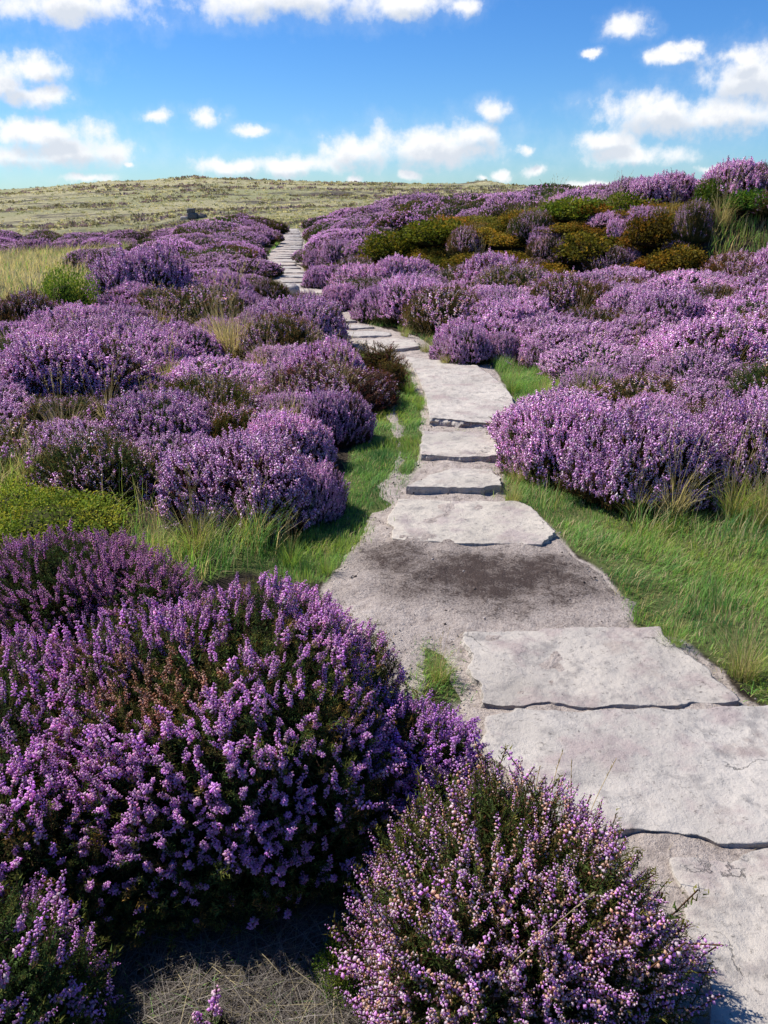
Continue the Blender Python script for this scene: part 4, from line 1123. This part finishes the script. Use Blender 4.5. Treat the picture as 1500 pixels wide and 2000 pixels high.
# thin seeding stalks rising in front of the second flagstone
for k, (dx, dy, hh, ln) in enumerate([(0, 0, .33, .02), (.045, .02, .36, .03), (.11, .0, .35, -.02), (.15, .03, .33, .06)]):
    b = Buf(); x0, y0 = .37 + dx, 1.52 + dy
    t = np.linspace(0, 1, 8)
    c = np.stack([ln * t ** 2 + .004 * np.sin(t * 5 + k), .02 * t, hh * t], -1)
    tube(b, c, np.linspace(.0015, .0009, 8), GSTRAW * 1.3)
    m = 12; rr = np.random.default_rng(k); tt = rr.uniform(.82, 1, m)
    stamp(b, LEAF_V * [.25, 1, 1], LEAF_T, np.ones((3, 3)), spin(frames(rr.normal(0, .3, (m, 3)) + [0, 0, 1.2]), rr.uniform(0, 6, m)), np.stack([np.interp(tt, t, c[:, q]) for q in range(3)], -1), np.full(m, .011), np.tile(GSTRAW, (m, 1)))
    o = b.build('grass_stalk', M_GRASS); o.location = (x0, y0, .02 + float(h(x0, y0)))
    tag(o, 'thin straw coloured grass stalk standing before the largest flagstone', 'grass stalk', 'grass stalks before the largest flagstone')
b = Buf(); t = np.linspace(0, 1, 10)
c = np.stack([.34 * t, .12 * t + .03 * t * t, .18 + .34 * t - .10 * t * t], -1); tube(b, c, np.linspace(.0016, .0007, 10), GSTRAW)
m = 14; rr = np.random.default_rng(9); tt = rr.uniform(.86, 1, m)
stamp(b, LEAF_V * [.25, 1, 1], LEAF_T, np.ones((3, 3)), spin(frames(rr.normal(0, .35, (m, 3)) + [1, .4, .3]), rr.uniform(0, 6, m)), np.stack([np.interp(tt, t, c[:, q]) for q in range(3)], -1), np.full(m, .012), np.tile(GSTRAW, (m, 1)))
o = b.build('grass_stalk', M_GRASS); o.location = (.06, .95, .0); tag(o, 'single long straw stalk leaning across the faded heather bush', 'grass stalk')

put(690, 1960, 170, 95, 'bilb', 'low green leafy bilberry at the foot of the faded heather', name='bilberry_bush', cat='bilberry', fol=(.8, 1.05, .7))

# ------------------------------------------------------------------ boulders
def boulder(x, y, z, sx, sy, sz, seed, label, group=None, mat=None, rz=0.):
    r = np.random.default_rng(seed)
    nu, nv = 40, 24
    A, B = np.meshgrid(np.linspace(0, 2 * math.pi, nu, endpoint=False), np.linspace(0, math.pi, nv), indexing='ij')
    X, Y, Z = np.sin(B) * np.cos(A), np.sin(B) * np.sin(A), np.cos(B)
    k = (np.abs(X) ** 4 + np.abs(Y) ** 4 + np.abs(Z) ** 4) ** -.25
    w = 1 + .22 * fbm(X * 1.5 + seed + Z, Y * 1.5 + Z * 2, seed, 4) - .08 * np.abs(fbm(Z * 5 + seed, X * .5, seed + 3, 2))
    V = np.stack([X * k * w * sx, Y * k * w * sy, Z * k * w * sz], -1).reshape(-1, 3)
    i = (np.arange(nu)[:, None] * nv + np.arange(nv - 1)[None]); j = (((np.arange(nu) + 1) % nu)[:, None] * nv + np.arange(nv - 1)[None])
    T = np.concatenate([np.stack([i, i + 1, j], -1).reshape(-1, 3), np.stack([j, i + 1, j + 1], -1).reshape(-1, 3)])
    o = mesh_np('boulder', V, T, mat or M_ROCK); o.location = (x, y, z); o.rotation_euler = (0, 0, rz)
    return tag(o, label, 'boulder', group)
gx, gy, gd = [float(q[0]) for q in ground(376, 428)]
dep = gy * CP; s = .8 * dep / F
gz = float(h(gx, gy))
boulder(gx, gy, gz + 7 * s, 13 * s, 11 * s, 8 * s, 1, 'lower dark block of the stacked rocks on the far moor')
boulder(gx - 2 * s, gy, gz + 19 * s, 10 * s, 9 * s, 6.5 * s, 2, 'upper dark block balanced on the stacked rocks on the far moor')
boulder(gx + 22 * s, gy + 6 * s, gz + 5 * s, 13 * s, 9 * s, 7 * s, 3, 'dark rock leaning right of the stacked blocks on the far moor')
boulder(gx - 17 * s, gy - 16 * s, gz + 2 * s, 9 * s, 7 * s, 5 * s, 4, 'low grey rock at the foot of the stacked blocks', mat=M_STONE)
gx, gy, gd = [float(q[0]) for q in ground(560, 580)]
boulder(gx, gy, float(h(gx, gy)) + .07, .24, .2, .16, 6, 'grey boulder beside the path behind the brow', mat=M_STONE, rz=.4)

# ------------------------------------------------------------------ camera
cam = bpy.data.cameras.new('camera'); co = bpy.data.objects.new('camera', cam); COL.objects.link(co)
co.location = (0, 0, EYE); co.rotation_euler = (math.pi / 2 - PITCH, 0, 0)
cam.sensor_fit = 'VERTICAL'; cam.sensor_height = 24; cam.lens = 24 * F / 2000
cam.clip_start = .05; cam.clip_end = 12000
scene.camera = co

# ------------------------------------------------------------------ light
SUN_EL, SUN_AZ = R(51), R(-62)       # azimuth from straight ahead (+Y), negative = left
sd = bpy.data.lights.new('sun', 'SUN'); so = bpy.data.objects.new('sun', sd); COL.objects.link(so)
sd.energy = 4.3; sd.angle = R(.55); sd.color = (1, .955, .88)
from mathutils import Vector
dv = Vector((math.sin(SUN_AZ) * math.cos(SUN_EL), math.cos(SUN_AZ) * math.cos(SUN_EL), math.sin(SUN_EL)))
so.rotation_euler = dv.to_track_quat('Z', 'Y').to_euler(); so.location = dv * 50

w = bpy.data.worlds.new('World'); scene.world = w; w.use_nodes = True
nt = w.node_tree; nt.nodes.clear(); L = nt.links
sky = N(nt, 'ShaderNodeTexSky', sky_type='NISHITA'); sky.sun_disc = False
sky.sun_elevation = SUN_EL; sky.sun_rotation = SUN_AZ; sky.altitude = 500; sky.air_density = 1.0; sky.dust_density = .2; sky.ozone_density = 2.5
hs = N(nt, 'ShaderNodeHueSaturation'); hs.inputs['Saturation'].default_value = 1.25; hs.inputs['Value'].default_value = 1.0
L.new(sky.outputs[0], hs.inputs['Color'])
skyc = mixc(nt, 1.0, hs.outputs[0], (.395, .585, .82), 'MULTIPLY')
tc = N(nt, 'ShaderNodeTexCoord'); sx = N(nt, 'ShaderNodeSeparateXYZ'); L.new(tc.outputs['Generated'], sx.inputs[0])
yy = math_(nt, 'MAXIMUM', math_(nt, 'ABSOLUTE', sx.outputs[1]), .05)
cb = N(nt, 'ShaderNodeCombineXYZ'); L.new(math_(nt, 'DIVIDE', sx.outputs[0], yy), cb.inputs[0]); L.new(math_(nt, 'DIVIDE', sx.outputs[2], yy), cb.inputs[1])

def st(u, v):
    d = ray(u, v); return d[0] / d[1], d[2] / d[1]
CL = [(130,8,165,46),(560,0,200,42),(790,2,100,32),(910,8,30,26),(50,132,95,30),(58,186,75,24),(10,165,60,40),(60,262,150,30),(130,296,130,34),(15,300,60,30),
      (175,346,55,9),(298,228,32,13),(395,228,30,19),(490,258,36,11),(450,326,70,20),(560,322,130,22),(700,298,70,34),(820,288,140,44),(920,268,66,32),(967,220,34,25),
      (1028,299,20,12),(800,341,22,11),(980,343,22,11),(1045,333,26,11),(695,349,18,9),(1228,53,46,22),(1155,100,18,7),(1310,106,42,16),(1340,92,30,13),
      (1290,225,120,46),(1420,225,130,42),(1180,272,70,24),(1240,302,110,22),(1460,150,90,56),(1440,110,40,18),(1170,360,60,10),(265,322,14,6),(940,345,16,7),(1390,330,40,10)]
grp = bpy.data.node_groups.new('cloud_field', 'ShaderNodeTree')
grp.interface.new_socket('P', in_out='INPUT', socket_type='NodeSocketVector'); grp.interface.new_socket('D', in_out='OUTPUT', socket_type='NodeSocketFloat')
gi = N(grp, 'NodeGroupInput'); go = N(grp, 'NodeGroupOutput')
acc = None
for (u, v, a, b) in CL:
    s0, t0 = st(u, v); s1, _ = st(u + a, v); _, t1 = st(u, v - b)
    sb = N(grp, 'ShaderNodeVectorMath', operation='SUBTRACT'); sb.inputs[1].default_value = (s0, t0, 0); grp.links.new(gi.outputs[0], sb.inputs[0])
    ml = N(grp, 'ShaderNodeVectorMath', operation='MULTIPLY'); ml.inputs[1].default_value = (1 / (s1 - s0), 1 / (t1 - t0), 0); grp.links.new(sb.outputs[0], ml.inputs[0])
    ln = N(grp, 'ShaderNodeVectorMath', operation='LENGTH'); grp.links.new(ml.outputs[0], ln.inputs[0])
    d = ln.outputs['Value']
    if acc is None: acc = d
    else:
        m = N(grp, 'ShaderNodeMath', operation='SMOOTH_MIN'); m.inputs[2].default_value = .25; grp.links.new(acc, m.inputs[0]); grp.links.new(d, m.inputs[1]); acc = m.outputs[0]
grp.links.new(math_(grp, 'SUBTRACT', 1.0, acc), go.inputs[0])
nA = noise(nt, cb.outputs[0], 16, 9, .62); nB = noise(nt, cb.outputs[0], 30, 8, .6)
nA.noise_dimensions = nB.noise_dimensions = '2D'
warp = N(nt, 'ShaderNodeVectorMath', operation='MULTIPLY_ADD')
sbw = N(nt, 'ShaderNodeVectorMath', operation='SUBTRACT'); sbw.inputs[1].default_value = (.5, .5, .5); L.new(nA.outputs['Color'], sbw.inputs[0])
L.new(sbw.outputs[0], warp.inputs[0]); warp.inputs[1].default_value = (.045, .024, 0); L.new(cb.outputs[0], warp.inputs[2])
def field(vec):
    g = N(nt, 'ShaderNodeGroup'); g.node_tree = grp; L.new(vec, g.inputs[0]); return g.outputs[0]
up = N(nt, 'ShaderNodeVectorMath', operation='ADD'); up.inputs[1].default_value = (-.008, .016, 0); L.new(warp.outputs[0], up.inputs[0])
d0 = field(warp.outputs[0]); d1 = field(up.outputs[0])
nn = math_(nt, 'MULTIPLY', math_(nt, 'SUBTRACT', nB.outputs[0], .5), 1.9)
cov = mrange(nt, math_(nt, 'ADD', d0, nn), -.42, .72)
shade = mrange(nt, math_(nt, 'ADD', d1, math_(nt, 'MULTIPLY', nn, .6)), .05, .75)
ccol = mixc(nt, shade, (6.3, 6.3, 6.35), (4.4, 4.7, 5.2))
veil = math_(nt, 'MULTIPLY', mrange(nt, math_(nt, 'ADD', d0, math_(nt, 'MULTIPLY', nn, 1.3)), -1.1, .8), .20)
cov = math_(nt, 'MAXIMUM', cov, veil)
fin = mixc(nt, math_(nt, 'MULTIPLY', cov, .97), skyc, ccol)
bg = N(nt, 'ShaderNodeBackground'); bg.inputs['Strength'].default_value = .1; L.new(fin, bg.inputs['Color'])
wo = N(nt, 'ShaderNodeOutputWorld'); L.new(bg.outputs[0], wo.inputs[0])

vs = scene.view_settings; vs.view_transform = 'Standard'; vs.look = 'None'; vs.exposure = .74; vs.gamma = 1; vs.use_curve_mapping = False
